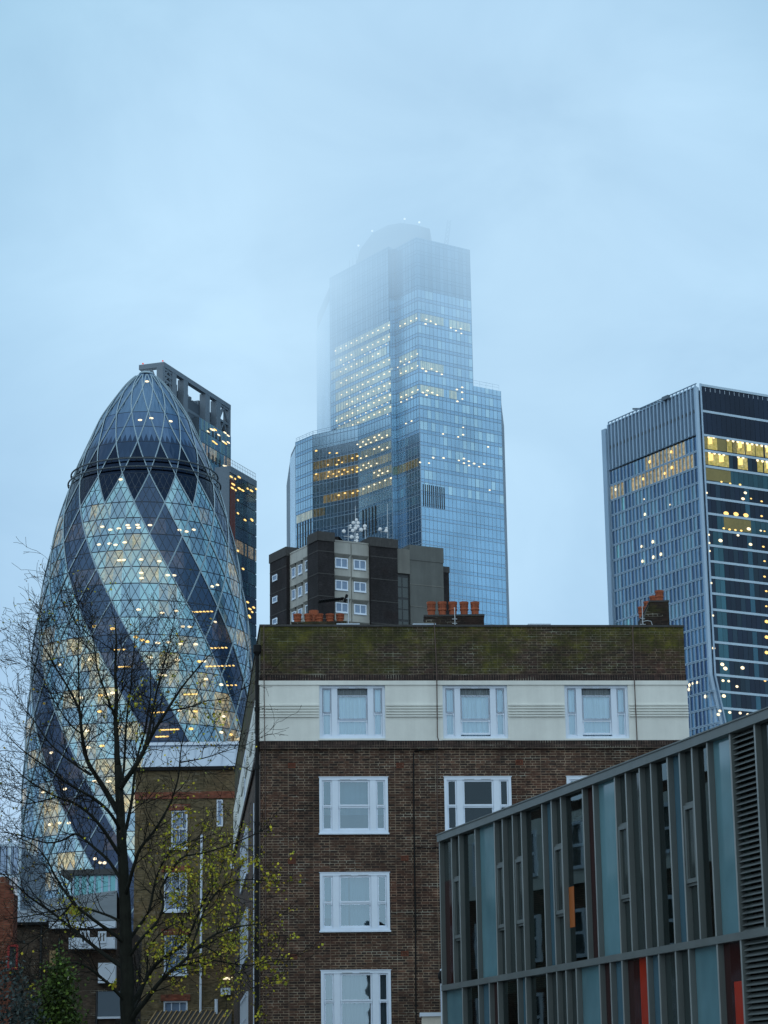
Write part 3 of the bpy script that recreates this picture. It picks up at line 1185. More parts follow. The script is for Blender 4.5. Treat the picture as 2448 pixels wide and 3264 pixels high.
# ------------------------------------------------------------------ spiral banded glass tower
GX = Vector((-59.5, 550, 0))
PROF = [(0, 24.7), (30, 26.8), (50, 27.8), (66, 28.2), (77.5, 28.1), (88.8, 27.7), (100, 27.1), (111.4, 26.4), (118.9, 25.5), (126.5, 24.4), (134.4, 22.9), (141.8, 21.3),
        (149.6, 19.0), (157.4, 16.4), (163.9, 13.6), (169.2, 11.3), (173.2, 8.9), (176, 7.0), (178.5, 5.1), (180.6, 3.1), (182, 1.3), (182.5, 0.3)]


def prad(z):
    """smooth (Catmull-Rom) radius"""
    if z <= PROF[0][0]:
        return PROF[0][1]
    for i in range(len(PROF) - 1):
        if PROF[i][0] <= z <= PROF[i + 1][0]:
            break
    p = [PROF[max(0, i - 1)], PROF[i], PROF[i + 1], PROF[min(len(PROF) - 1, i + 2)]]
    t = (z - p[1][0]) / (p[2][0] - p[1][0])
    m1 = (p[2][1] - p[0][1]) / max(1e-6, p[2][0] - p[0][0]) * (p[2][0] - p[1][0])
    m2 = (p[3][1] - p[1][1]) / max(1e-6, p[3][0] - p[1][0]) * (p[2][0] - p[1][0])
    return max(0.15, (2 * t ** 3 - 3 * t * t + 1) * p[1][1] + (t ** 3 - 2 * t * t + t) * m1 + (-2 * t ** 3 + 3 * t * t) * p[2][1] + (t ** 3 - t * t) * m2)


gc_ = -GX.normalized()
gr_ = Vector((-gc_.y, gc_.x, 0))


def gpt(deg, z, off=0.0):
    a = R(deg)
    d = gc_ * math.cos(a) + gr_ * math.sin(a)
    q = GX + d * (prad(z) + off)
    return Vector((q.x, q.y, z))


ZL = {0: 142.92, -1: 146.8, -2: 150.72, -3: 155.2, -4: 159.61, -5: 164.0, -6: 168.26, -7: 172.2, -8: 175.78, -9: 179.2, -10: 182.2}
for k in range(1, 35):
    ZL[k] = 142.92 - 4.18 * k
PH = -6.7
DARK, DARK2, LIGHT, FRINGE, BLACK, DOME, DOMEL = (T(46, 70, 98), T(36, 56, 82), T(92, 132, 160), T(106, 156, 180), T(15, 31, 52), T(58, 92, 128), T(80, 118, 150))
gtower = thing('spiral_glass_tower', 'bullet-shaped glass tower wound with dark spiral bands under a pointed dome', 'skyscraper', GX)
lamps_g = []


def lat(j, L):
    lo_ = math.floor(L)
    t = L - lo_
    z = ZL[lo_] * (1 - t) + ZL[min(lo_ + 1, 34)] * t
    return gpt(PH + 5 * j, z)


rg = random.Random(3)
for L in range(-10, 34):
    mb = MB()
    nlit = [noise.noise((j * .21, L * 1.37, 4.2)) for j in range(73)]
    for j in range(-36, 36):
        if L >= -9:
            tri = ((j, L), (j + 1, L)), ((j, L + 1), (j + 1, L + 1)), ((j, L), (j, L + 1)), ((j + 1, L), (j + 1, L + 1))
        else:
            tri = (((j, L), (j, L + 1)), ((j, L + 1), (j + 1, L + 1)), ((j + 1, L), (j + 1, L + 1)))
        mc = (j + .5, L + .5)
        for a, b in tri:
            jc, Lc = (a[0] + b[0] + mc[0]) / 3, (a[1] + b[1] + mc[1]) / 3
            fa = (jc - Lc) % 12
            fb = (jc + Lc) % 4
            f4 = fa % 4
            band = fa < 4
            warm = 0.0
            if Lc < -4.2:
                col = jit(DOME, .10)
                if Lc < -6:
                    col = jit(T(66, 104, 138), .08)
            elif Lc < -2:
                w0 = abs(((jc + 2) % 4) - 2)
                col = jit(BLACK, .12) if w0 < (Lc + 4) or Lc > -2.25 else jit(T(34, 58, 86), .08)
            elif Lc < 0:
                wc = abs(((jc - 2 + 2) % 4) - 2)
                if wc < (Lc + 2):
                    col = jit(DARK if (band if True else 0) else LIGHT, .08)
                    if not band and wc > (Lc + 2) - .7:
                        col = jit(FRINGE, .06)
                else:
                    col = jit(BLACK, .1)
            else:
                if band:
                    col = jit(DARK if L < 12 else DARK2, .09)
                    if L > 8 and (j // 2 + L * 3) % 11 == 0:
                        col = jit(DARK2, .1)
                else:
                    near = min(f4, 4 - f4) < .55 or min(fb, 4 - fb) < .55
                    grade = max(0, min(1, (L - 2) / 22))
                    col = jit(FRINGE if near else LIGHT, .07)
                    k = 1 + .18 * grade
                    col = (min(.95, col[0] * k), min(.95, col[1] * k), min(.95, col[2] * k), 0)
                lit = nlit[(j + 36) % 73] + (.06 if L > 6 else 0) + (.22 if L in (3, 4) and 0 else 0)
                if L in (3, 4) and -8 < j < 4:
                    lit += .32
                if L in (10, 11, 13) and -8 < j < 8:
                    lit += .16
                kind_t = 'top' if a[1] == b[1] == L else 'bot' if a[1] == b[1] else 'side'
                amt = max(0, min(1, (lit - (.12 if L < 8 else .02)) * 3.2)) * (1 if L < 8 else 1.5)
                if not band and amt > 0:
                    edge_ = .45 if min(f4, 4 - f4) < .55 or min(fb, 4 - fb) < .4 else 1.0
                    warm = amt * edge_ * {'top': .20, 'side': .26, 'bot': .13}[kind_t] * rg.uniform(.7, 1.25)
                elif band and lit > .38:
                    warm = .035 * rg.uniform(.3, 1.4)
            if warm > .05:
                k = min(1, warm * 3)
                col = (col[0] * (1 - k) + .22 * k, col[1] * (1 - k) + .24 * k, col[2] * (1 - k) + .18 * k)
            col = (*col[:3], warm)
            A = lat(*a)
            B_ = lat(*b)
            Cc = (lat(j, L + .5) + lat(j + 1, L + .5)) / 2 if L >= -9 else lat(j + .5, L + .5)
            Cc = gpt(PH + 5 * (j + .5), Cc.z)
            n = (B_ - A).cross(Cc - A)
            ctr = (A + B_ + Cc) / 3 - GX
            ctr.z = 0
            pts = [A, B_, Cc]
            if n.dot(ctr) < 0:
                pts = [A, Cc, B_]
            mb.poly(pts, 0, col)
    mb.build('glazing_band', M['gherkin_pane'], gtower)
# dark joints of the diamond panes
mb = MB()


def ribbon(mb, A, B_, wid, off, m=0):
    d = (B_ - A).normalized()
    c = (A + B_) / 2 - GX
    c.z = 0
    n = c.normalized()
    s_ = d.cross(n).normalized() * wid / 2
    o_ = n * off
    q = [A + o_ - s_, B_ + o_ - s_, B_ + o_ + s_, A + o_ + s_]
    if (q[1] - q[0]).cross(q[2] - q[0]).dot(n) < 0:
        q = q[::-1]
    mb.poly(q, m)


for L in range(-6, 34):
    for j in range(-36, 36):
        ribbon(mb, lat(j, L), lat(j + 1, L), .20 if L >= 0 else .10, .07)
        if L < 0:
            wc = abs((j + .5 - 2 + 2) % 4 - 2)
            if L < -2:
                continue
        c_ = gpt(PH + 5 * (j + .5), (ZL[L] + ZL[L + 1]) / 2)
        for q in ((j, L), (j + 1, L), (j, L + 1), (j + 1, L + 1)):
            ribbon(mb, lat(*q), c_, .125, .05)
mb.build('glazing_lattice', M['gherkin_dark_line'], gtower)
mb = MB()
for k in range(18):
    for sgn in (1, -1):
        pts = []
        for i in range(-38, 34 * 4 + 1):
            L = i / 4
            lo_ = max(-10, min(33, math.floor(L)))
            t = L - lo_
            z = ZL[lo_] * (1 - t) + ZL[lo_ + 1] * t
            pts.append(gpt(PH + 20 * k + sgn * 5 * L, z, .12))
        mb.tube(pts, [.17 if p.z < 150 else .16 for p in pts], 4)
mb.build('diagonal_lattice', M['gherkin_line'], gtower)


def ring_pt(deg, rad_, z):
    a_ = R(deg)
    q = GX + (gc_ * math.cos(a_) + gr_ * math.sin(a_)) * rad_
    return Vector((q.x, q.y, z))


for ypx, rad_ in ((1100 + 745 / 2.074, 18.2), (1100 + 800 / 2.074, 18.9)):
    za, zb = 120.0, 180.0
    for _ in range(40):
        zm = (za + zb) / 2
        if proj(ring_pt(0, rad_, zm))[1] > ypx:
            za = zm
        else:
            zb = zm
    rad_ = max(rad_, prad(zm) + .7)
    mb = MB()
    mb.tube([ring_pt(a, rad_, zm) for a in range(0, 361, 4)], .21, 6, caps=False)
    for a in range(0, 360, 20):
        mb.tube([ring_pt(a + PH, rad_, zm), gpt(a + PH, zm - .5, .05)], .13, 4)
    mb.build('guard_rail', M['pipe_rail'], gtower)
MB().lathe((GX.x, GX.y, 181.6), [(1.9, 0), (1.7, .45), (.9, .8), (0, .9)], 20).build('lens_cap', M['gherkin_line'], gtower)


def lamp_disc(c, nrm, w, h, mat, parent, name='ceiling_light'):
    n = Vector(nrm).normalized()
    s_ = Vector((0, 0, 1)).cross(n).normalized()
    t_ = n.cross(s_)
    c = Vector(c)
    q = [c + s_ * (math.cos(a) * w / 2) + t_ * (math.sin(a) * h / 2) for a in [2 * math.pi * k / 8 for k in range(8)]]
    return MB().poly(q).build(name, M[mat], parent)


def g_lamp(px, py, w=1.2, h=.55, mat='lamp_white'):
    # walk the ray to the skin of the tower
    d = ray(px, py)
    t0_, best = 505.0, None
    t = 515.0
    while t < 560:
        q = CP + d * (t / d.y)
        if math.hypot(q.x - GX.x, q.y - GX.y) < prad(q.z) + .15:
            n = (Vector((q.x, q.y, 0)) - GX)
            lamp_disc(q - d * (.0004 * 0) - d.normalized() * .12, (n.x, n.y, 0), w, h, mat, gtower)
            return
        t += .1


def g1(x, y):
    return 50 + x / 2.074, 1100 + y / 2.074


def g2(x, y):
    return 50 + x / 2.074, 1900 + y / 2.074


for x, y in ((868, 240), (822, 495), (897, 483), (1025, 503), (693, 888), (572, 1200), (625, 1220), (681, 1212), (740, 1190), (748, 1207), (805, 1188), (812, 1206),
             (888, 1190), (1083, 1222), (1130, 1232), (1178, 1220), (550, 1318), (620, 1312), (660, 1320), (720, 1304), (684, 1422), (714, 1420), (829, 1417), (950, 1428),
             (830, 1505), (832, 1540), (1005, 1520), (1048, 1522), (1300, 1595), (1335, 1585), (812, 1748), (970, 1770), (1063, 1757), (1320, 1830), (1105, 1860), (1150, 1862)):
    g_lamp(*g1(x, y), w=1.1, h=.5)
for x, y in ((520, 200), (640, 215), (795, 270), (835, 290), (870, 300), (940, 310), (1010, 305), (1090, 315), (1190, 318), (490, 420), (290, 455), (890, 405), (1070, 420),
             (1215, 432), (1245, 430), (955, 520), (985, 525), (1260, 550), (1360, 585), (380, 668), (430, 672), (560, 655), (600, 650), (640, 640), (555, 762), (1080, 755),
             (1190, 760), (1375, 795), (690, 865), (470, 890), (1160, 877), (1360, 900), (1425, 915), (1475, 945), (480, 1000), (570, 990), (235, 1035), (520, 1225), (615, 1225),
             (180, 1295), (325, 1275), (225, 1510), (290, 1500), (350, 1500)):
    g_lamp(*g2(x, y), w=1.25, h=.6, mat='lamp_white' if (x + y) % 3 else 'lamp_warm')
for x0, y0, n, st in ((1175, 105, 6, 24), (1295, 344, 5, 24), (1265, 465, 8, 25), (1400, 590, 3, 28), (905, 770, 4, 24), (960, 885, 6, 22), (935, 930, 4, 22), (690, 468, 4, 24), (655, 355, 3, 30),
                      (1120, 650, 4, 24)):
    for k in range(n):
        g_lamp(*g2(x0 + k * st, y0 - k * .8), w=1.0, h=.35, mat='lamp_warm')


# ------------------------------------------------------------------ the tall stepped skyscraper whose head is in the cloud
def s3(x, y):
    return 880 + x / 2.011, 650 + y / 2.011


def s4(x, y):
    return 900 + x / 3.687, 1250 + y / 3.687


def s5(x, y):
    return 1250 + x / 4.1475, 850 + y / 4.1475


def xy(v):
    return Vector((v.x, v.y, 0))


def plane_px(p0, d, px, py):
    """where the ray through a photo point meets the upright plane through p0 along d"""
    n = Vector((d[1], -d[0], 0))
    r_ = ray(px, py)
    t = (xy(p0) - xy(CP)).dot(n) / r_.dot(n)
    return CP + r_ * t


SH = 4.05
E1 = P(*s5(345, 1075), 700)
dR = xy(H(*s5(1075, 1225), E1.z) - E1).normalized()
dL = xy(H(*s5(45, 1215), E1.z) - E1).normalized()
rMid = plane_px(E1, dR, *s3(1262, 1140))
rEnd = plane_px(E1, dR, *s3(1440, 1200))
lB = plane_px(E1, dL, *s3(770, 1250))
Z_HI, Z_RS, Z_LS = 276.5, rEnd.z, P(*s3(235, 1480), 733).z
C0 = lB + dL * .2
Cs = P(*s3(742, 1770), 708)
C1 = H(*s3(530, 1845), Cs.z)
C2 = H(*s3(235, 1905), Cs.z)
dC3 = Vector((-.72, 1, 0)).normalized()
C3 = plane_px(C2, dC3, *s3(125, 1700))
dC4 = Vector((-.17, 1, 0)).normalized()
C4 = plane_px(C3, dC4, *s3(90, 1800))
dU = Vector((-.70, 1, 0)).normalized()
U0 = Cs + dU * .3
U1 = plane_px(U0, dU, *s3(350, 1300))
U2 = plane_px(U1, dC4, *s3(262, 1300))
stepped = thing('stepped_skyscraper', 'tall stepped pale blue glass skyscraper with its head lost in low cloud', 'skyscraper', xy(E1))
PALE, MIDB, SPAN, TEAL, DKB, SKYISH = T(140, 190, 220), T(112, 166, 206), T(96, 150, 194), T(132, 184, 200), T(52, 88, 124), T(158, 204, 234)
facets = [  # name, from, to, z0, z1, style
    ('R1', E1, rMid, 20, Z_HI, 'right'), ('R2', rMid, rEnd, 20, Z_RS, 'right'), ('B', E1, lB, 20, Z_HI, 'bay'), ('S', lB, Cs, 20, Z_HI, 'strip'),
    ('C1', Cs, C1, 20, Z_LS, 'curve'), ('C2', C1, C2, 20, Z_LS, 'darkcurve'), ('C3', C2, C3, 20, Z_LS, 'curvel'), ('C4', C3, C4, 20, Z_LS - 2, 'pale'),
    ('U', U0, U1, Z_LS - 1, Z_HI, 'upper'), ('D', U1, U2, Z_LS - 1, Z_HI - 8, 'pale')]
frames = {}
for nm, a, b, z0, z1, st in facets:
    frames[nm] = Frame(xy(a), xy(b))
rb = random.Random(11)
z_phase = 238.42
k0, k1 = -54, 10
lit_rows = {}


def storey_of(z):
    return math.floor((z - z_phase) / SH)


for k in range(k0, k1):
    zb, zt = z_phase + k * SH, z_phase + (k + 1) * SH
    mb = MB()
    any_ = False
    for nm, a, b, z0, z1, st in facets:
        F = frames[nm]
        if zb > z1 - .7 or zb < z0:
            continue
        ztop, zt = zt, min(zt, z1)
        any_ = True
        Lf = F.len
        n = max(1, round(Lf / 1.5))
        mech = zb > 257 and st in ('right', 'bay', 'strip') or zb > 243 and st in ('upper',)
        low = zb < 186 if st in ('right',) else zb < 181
        sp = 1.15
        d = 0.0
        for i in range(n):
            ua, ub = Lf * i / n + .06, Lf * (i + 1) / n - .06
            warm = 0.0
            if st == 'pale':
                cg = cs = jit(SKYISH, .02)
            elif mech:
                cg = cs = jit(T(62, 100, 132) if (i % 2) else T(82, 124, 156), .04)
            elif st == 'right':
                cg = jit(rb.choice((MIDB, MIDB, MIDB, T(122, 176, 212), T(140, 192, 220))), .05)
                cs = jit(SPAN, .03)
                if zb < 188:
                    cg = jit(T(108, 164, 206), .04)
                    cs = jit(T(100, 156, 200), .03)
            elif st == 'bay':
                if zb < 207:  # lower bay: dark mirrored surroundings put into the tint
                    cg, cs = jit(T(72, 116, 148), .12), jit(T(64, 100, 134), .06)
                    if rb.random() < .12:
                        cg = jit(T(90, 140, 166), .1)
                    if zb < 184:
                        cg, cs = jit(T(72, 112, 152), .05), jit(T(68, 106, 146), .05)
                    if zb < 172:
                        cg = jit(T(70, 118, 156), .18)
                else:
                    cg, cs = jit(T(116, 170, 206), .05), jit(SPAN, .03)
            elif st == 'strip':
                cg = cs = jit(T(128, 178, 212), .02)
            elif st == 'upper':
                cg, cs = jit(T(132, 182, 212), .04), jit(T(112, 164, 204), .03)
            elif st in ('curve', 'curvel'):
                cg, cs = jit(T(126, 176, 208), .05), jit(T(104, 156, 196), .03)
                if zb < 184 and st == 'curve':
                    cg, cs = jit(T(92, 136, 172), .08), jit(T(84, 130, 168), .05)
            else:
                cg, cs = jit(T(72, 104, 130), .15), jit(T(62, 98, 132), .05)  # reflection of other towers painted as a darker pane tint
                if zb < 182:
                    cg = cs = jit(T(72, 112, 152), .04)
                if zb > Z_LS - 6:
                    cg = cs = jit(T(110, 160, 196), .04)
            key = (nm, k)
            if key in lit_rows:
                lo_i, hi_i, wv = lit_rows[key]
                if lo_i <= i / n <= hi_i:
                    warm = wv * rb.uniform(.6, 1.2)
            haze_mix = max(0, min(.40, (zb - 145) / 250))  # aerial haze mixed into the pane colours, paler with height
            cg = tuple(c_ * (1 - haze_mix) + k_ * haze_mix for c_, k_ in zip(cg[:3], SKYISH))
            cs = tuple(c_ * (1 - haze_mix) + k_ * haze_mix for c_, k_ in zip(cs[:3], SKYISH)) + (0,)
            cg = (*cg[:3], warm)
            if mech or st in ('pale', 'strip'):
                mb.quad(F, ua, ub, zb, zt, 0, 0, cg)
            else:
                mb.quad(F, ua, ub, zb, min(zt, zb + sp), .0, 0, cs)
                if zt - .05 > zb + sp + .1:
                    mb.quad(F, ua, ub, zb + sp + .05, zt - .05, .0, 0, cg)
        zt = ztop
    if any_:
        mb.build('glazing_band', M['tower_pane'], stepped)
for nm, a, b, z0, z1, st in facets:
    F = frames[nm]
    if st == 'strip':
        continue
    mb = MB()
    n = max(1, round(F.len / 1.5))
    for i in range(n + 1):
        u = F.len * i / n
        wv = .05 if st in ('pale',) else .055
        mb.box(F, u - wv, u + wv, z0, z1, -.2, .06 if st != 'pale' else .02)
    if st != 'pale':
        k = k0
        while z_phase + k * SH < z1:
            z = z_phase + k * SH
            if z > z0:
                mb.box(F, 0, F.len, z - .09, z + .09, -.1, .09)
                mb.box(F, 0, F.len, z + 1.15 - .05, z + 1.15 + .05, -.1, .09)
            k += 1
    mb.build('mullion_frame', M['fin_metal'], stepped)
# louvred vents
for nm, x0, x1, y0, y1, n, sc in (('R1', 936, 1085, 1775, 1940, 11, s3), ('C3', 130, 232, 2035, 2190, 6, s3), ('C1', 548, 650, 1945, 2090, 5, s3)):
    F = frames[nm]
    mb = MB()
    ua, za = F.hit(*sc(x0, y0))
    ub, zb = F.hit(*sc(x1, y1))
    if ua > ub:
        ua, ub = ub, ua
    for i in range(n):
        u = ua + (ub - ua) * (i + .5) / n
        mb.box(F, u - (ub - ua) / n * .17, u + (ub - ua) / n * .17, zb - 1, za - 1, -.1, .14)
    mb.build('louvre', M['dark_metal'], stepped)
# solid core, roofs and the rounded crown
bk = lambda p, y=62: xy(p) + Vector((0, y, 0))
ctr = Vector((6, 745, 0))


def inset(pts, k=.35):
    out = []
    for p in pts:
        v = (ctr - xy(p)).normalized() * k
        out.append(xy(p) + v)
    return out


def far_pts(a, b):
    return [xy(b) + Vector((3, 40, 0)), Vector((12, 800, 0)), xy(a) + Vector((-3, 40, 0))]


MB().prism(inset([C4, C3, C2, C1, Cs, lB, E1, rEnd]) + far_pts(C4, rEnd), 0, min(Z_RS, Z_LS) - .2).build('core', M['steel_blue'], stepped)
MB().prism(inset([lB, E1, rEnd]) + [xy(rEnd) + Vector((3, 40, 0)), xy(lB) + Vector((6, 55, 0))], Z_LS - .3, Z_RS - .1).build('core', M['steel_blue'], stepped)
MB().prism(inset([U2, U1, U0, lB, E1, rMid], .4) + [xy(rMid) + Vector((2, 45, 0)), xy(U2) + Vector((4, 20, 0))], Z_LS - .4, Z_HI - 2).build('core', M['steel_blue'], stepped)
crown_px = [(440, 700), (452, 560), (500, 420), (540, 290), (620, 185), (720, 135), (800, 122), (900, 135), (985, 160), (986, 345), (985, 700)]
front, rear = [], []
for x, y in crown_px:
    yc_ = 716 + (985 - x) / 545 * 24
    front.append(P(*s3(x, y), yc_))
    rear.append(P(*s3(x, y), yc_) + Vector((2, 24, 0)))
mb = MB()
mb.poly(front)
mb.poly(rear[::-1])
for i in range(len(front)):
    j = (i + 1) % len(front)
    mb.poly([front[i], rear[i], rear[j], front[j]])
for i in range(24):
    x = 470 + i * 22
    yy = 135 if x > 700 else 135 + (700 - x) * .9
    yc_ = 716 + (985 - x) / 545 * 24 - .3
    mb.tube([P(*s3(x, yy + 20), yc_), P(*s3(x, 690), yc_)], .12, 4)
mb.build('crown', M['crown_grey'], stepped)
for x, y in ((824, 103), (918, 125), (616, 180), (528, 274)):
    c = P(*s3(x, y), 716 + (985 - x) / 545 * 24)
    mb = MB()
    mb.tube([c, c - Vector((0, 0, 3.2))], .10, 5)
    mb.lathe(c, [(0, 0), (.35, .2), (.35, .6), (0, .8)], 8, 1)
    mb.build('beacon', [M['galvanised'], M['lamp_beacon']], stepped)
a, b = P(*s3(1075, 375), 735), P(*s3(1110, 105), 735)
mb = MB()
for k in range(9):
    q0, q1 = a.lerp(b, k / 9), a.lerp(b, (k + 1) / 9)
    o_ = Vector((.6, 0, 0))
    mb.tube([q0 - o_, q1 + o_], .14, 4)
    mb.tube([q0 + o_, q1 - o_], .14, 4)
mb.tube([a - Vector((.6, 0, 0)), b - Vector((.6, 0, 0))], .18, 4)
mb.tube([a + Vector((.6, 0, 0)), b + Vector((.6, 0, 0))], .18, 4)
mb.build('roof_mast', M['steel_blue'], stepped)


def railing(F, u0, u1, z, hgt, step, mat='steel_blue', r=.06):
    mb = MB()
    n = max(1, int((u1 - u0) / step))
    for i in range(n + 1):
        u = u0 + (u1 - u0) * i / n
        mb.tube([F.p(u, z, -.3), F.p(u, z + hgt, -.3)], r, 4)
    mb.tube([F.p(u0, z + hgt, -.3), F.p(u1, z + hgt, -.3)], r, 4)
    mb.tube([F.p(u0, z + hgt * .55, -.3), F.p(u1, z + hgt * .55, -.3)], r * .7, 4)
    return mb


railing(frames['R2'], .3, frames['R2'].len - .5, Z_RS, 2.0, 2.2, r=.035).build('railing', M['fin_metal'], stepped)
railing(frames['C2'], 0, frames['C2'].len, Z_LS, 1.3, 1.8).build('railing', M['fin_metal'], stepped)
railing(frames['C3'], 0, frames['C3'].len, Z_LS, 1.3, 1.8).build('railing', M['fin_metal'], stepped)


def facade_lamp(F, px, py, w_, h_, mat, parent):
    u, z = F.hit(px, py)
    q = F.p(u, z, .16)
    k = rb.uniform(.72, .98)
    return lamp_disc(q, F.N, w_ * k, h_ * k * .86, mat, parent)


def which(x):
    if x < 235:
        return 'C3'
    if x < 530:
        return 'C2'
    if x < 750:
        return 'C1'
    if x < 918:
        return 'B'
    return 'R1' if x < 1266 else 'R2'


glows = []
# rows of lit ceilings on the upper recessed face (photo rows, rising towards the corner)
n_l = 0
for xe, ye, n, rows2 in ((724, 778, 11, 0), (724, 853, 10, 1), (656, 961, 2, 0), (552, 1010, 5, 0), (726, 1000, 10, 0), (728, 1076, 10, .6), (729, 1152, 9, 1), (731, 1226, 11, 1), (733, 1302, 11, 1)):
    for i in range(n):
        x, y = xe - i * 34.2, ye + i * 16.4
        if ye in (853,) and i in (6,):
            continue
        facade_lamp(frames['U'], *s3(x, y), .95, .62, 'lamp_white', stepped)
        n_l += 1
        if rows2 and (rows2 == 1 or i % 2 == 0) and 0 < i:
            facade_lamp(frames['U'], *s3(x + 18, y + 31), .75, .42, 'lamp_white', stepped)
            n_l += 1
for x, y in ((797, 783), (828, 768), (866, 750), (902, 734), (962, 741), (990, 752), (957, 770), (1022, 772), (1119, 795), (1152, 813), (1183, 800), (1186, 831),
             (800, 1010), (832, 995), (870, 978), (907, 962), (824, 1030), (855, 1014), (782, 1048), (802, 1086), (834, 1072), (873, 1053), (908, 1038), (938, 1056), (960, 1073),
             (995, 1057), (1028, 1075), (1061, 1093), (804, 1238), (836, 1224), (875, 1207), (910, 1192), (803, 1270), (840, 1254), (870, 1240), (940, 1210), (970, 1197), (963, 1226),
             (1000, 1210), (1032, 1226), (1158, 1190), (1192, 1176), (1191, 1208), (1161, 1266), (1193, 1251), (834, 1408), (870, 1392), (1069, 1475), (1166, 1494), (1198, 1433),
             (1198, 1480), (1072, 1629), (1006, 1627), (1170, 1645), (1203, 1633), (1203, 1662), (1234, 1650), (1236, 1677), (1268, 1665), (1332, 1668), (1300, 1685), (921, 1657), (979, 1662),
             (1368, 1835), (1358, 1558)):
    facade_lamp(frames[which(x)], *s3(x, y), 1.0, .62, 'lamp_white', stepped)
for x, y in ((1140, 505), (1085, 532), (1015, 560), (950, 585), (885, 615), (1233, 508), (1175, 536), (1108, 565), (1043, 592), (985, 614), (920, 645), (1140, 645), (1082, 670), (1178, 676),
             (1237, 652), (400, 690), (558, 715), (643, 717), (825, 777), (885, 752), (665, 800), (705, 826), (540, 855), (643, 853), (990, 752), (925, 777), (1016, 836), (955, 860), (990, 890),
             (1045, 868), (1113, 838), (885, 887), (825, 912), (730, 915), (668, 937), (770, 937), (925, 916), (550, 938), (602, 962), (400, 965), (705, 965), (540, 990), (640, 990), (880, 936), (1145, 922),
             (1083, 948), (1180, 952), (1240, 928), (1130, 978), (1280, 1010), (1210, 1038), (1147, 1063), (1085, 1086), (1020, 1112), (957, 1137), (890, 1163), (830, 1187), (738, 1188), (665, 1212)):
    X, Y = s4(x, y)
    facade_lamp(frames[which((X - 880) * 2.011)], X, Y, 1.05, .62, 'lamp_white' if y < 640 or x > 900 else 'lamp_warm', stepped)


# warm lit strips of room behind the glass, one per lit stretch of storey
def room_glow(F, x0, x1, sc, ylist, col, amt, nm='lit_bay'):
    (ua, za), (ub, zb) = F.hit(*sc(x0, ylist[0])), F.hit(*sc(x1, ylist[1]))
    ua, ub = min(ua, ub), max(ua, ub)
    k = storey_of((za + zb) / 2)
    z0, z1 = z_phase + k * SH + 1.25, z_phase + (k + 1) * SH - .12
    mb = MB()
    n = max(1, round((ub - ua) / 1.5))
    for i in range(n):
        c = jit((*col[:3], 0), .12)
        mb.quad(F, ua + (ub - ua) * i / n + .07, ua + (ub - ua) * (i + 1) / n - .07, z0, z1, .035, 0, (*c[:3], amt * rb.uniform(.6, 1.25)))
    mb.build(nm, M['tower_pane'], stepped)


pg = T(150, 186, 192)
for xe, ye in ((724, 782), (724, 862), (700, 935), (726, 1008), (728, 1088), (729, 1160), (731, 1236), (733, 1312)):
    room_glow(frames['U'], xe - 345, xe + 8, s3, (ye + 165, ye), pg, .13)
for x0, x1, y in ((790, 905, 765), (790, 905, 1062), (790, 905, 1225), (790, 905, 992)):
    room_glow(frames['B'], x0, x1, s3, (y + 30, y - 25), pg, .10)
for x0, x1, y in ((925, 1075, 1075), (925, 1075, 1215), (1110, 1160, 1255), (925, 1075, 760), (1110, 1245, 815)):
    room_glow(frames['R1'], x0, x1, s3, (y, y + 8), pg, .10)
dg = T(84, 96, 84)
for x0, x1, y, a_ in ((365, 890, 830, .10), (365, 890, 950, .20), (480, 900, 1205, .14), (365, 500, 1400, .06)):
    room_glow(frames['C2'], x0, x1, s4, (y + 25, y - 25), dg, a_)
for x0, x1, y, a_ in ((900, 1280, 580, .09), (920, 1280, 720, .05), (905, 1280, 880, .09), (1060, 1290, 960, .10), (905, 1290, 1090, .12)):
    room_glow(frames['C1'], x0, x1, s4, (y + 40, y - 40), pg, a_)
room_glow(frames['B'], 1350, 1600, s4, (900, 850), T(80, 110, 104), .10)
room_glow(frames['C3'], 165, 355, s4, (1450, 1400), T(150, 176, 176), .12)

# ------------------------------------------------------------------ low cloud around its head
cb = MB()
FXc = Frame((-48, 672), (92, 672), outward=(0, -1))
cb.box(FXc, 0, 140, 212, 345, -150, 0)
t = NT('low_cloud')
o = t.obj()
ox, oy, oz = t.sep(o)
ab = t.n('ShaderNodeVolumeAbsorption')
ab.inputs[0].default_value = (0, 0, 0, 1)
em = t.n('ShaderNodeEmission')  # glow in the sky's colour replaces daylight scattered by the cloud
vn = t.n('ShaderNodeVectorMath', operation='NORMALIZE')
t.l(o, vn.inputs[0])
skyc = overcast(t, vn.outputs[0], t.sep(vn.outputs[0])[2])
core_ = t.math('MULTIPLY', t.mapr(t.math('ABSOLUTE', t.math('SUBTRACT', ox, 10)), 4, 40, 1, 0, True), t.mapr(oz, 270, 322, 1, 0, True))
t.l(t.mix(1.0, skyc, t.mix(core_, (.985, .985, .985), (.90, .925, .945)), 'MULTIPLY'), em.inputs[0])
nz = t.noise(o, .03, 3, .55)
hgt = t.math('ADD', t.math('ADD', oz, t.math('MULTIPLY', ox, -.10)), t.math('MULTIPLY', t.math('SUBTRACT', nz, .5), 64))
dens = t.math('POWER', t.mapr(hgt, 208, 285, 0, 1), 1.5)
dens = t.math('MULTIPLY', dens, .047)
edge = t.math('MULTIPLY', t.mapr(ox, -48, -24, 0, 1, True), t.mapr(ox, 58, 92, 1, 0, True))
edge = t.math('MULTIPLY', edge, t.mapr(oz, 325, 345, 1, 0, True))
edge = t.math('MULTIPLY', edge, t.mapr(oz, 212, 224, 0, 1, True))
dens = t.math('MULTIPLY', dens, edge)
t.l(dens, ab.inputs[1])
t.l(dens, em.inputs[1])
ad = t.n('ShaderNodeAddShader')
t.l(ab.outputs[0], ad.inputs[0])
t.l(em.outputs[0], ad.inputs[1])
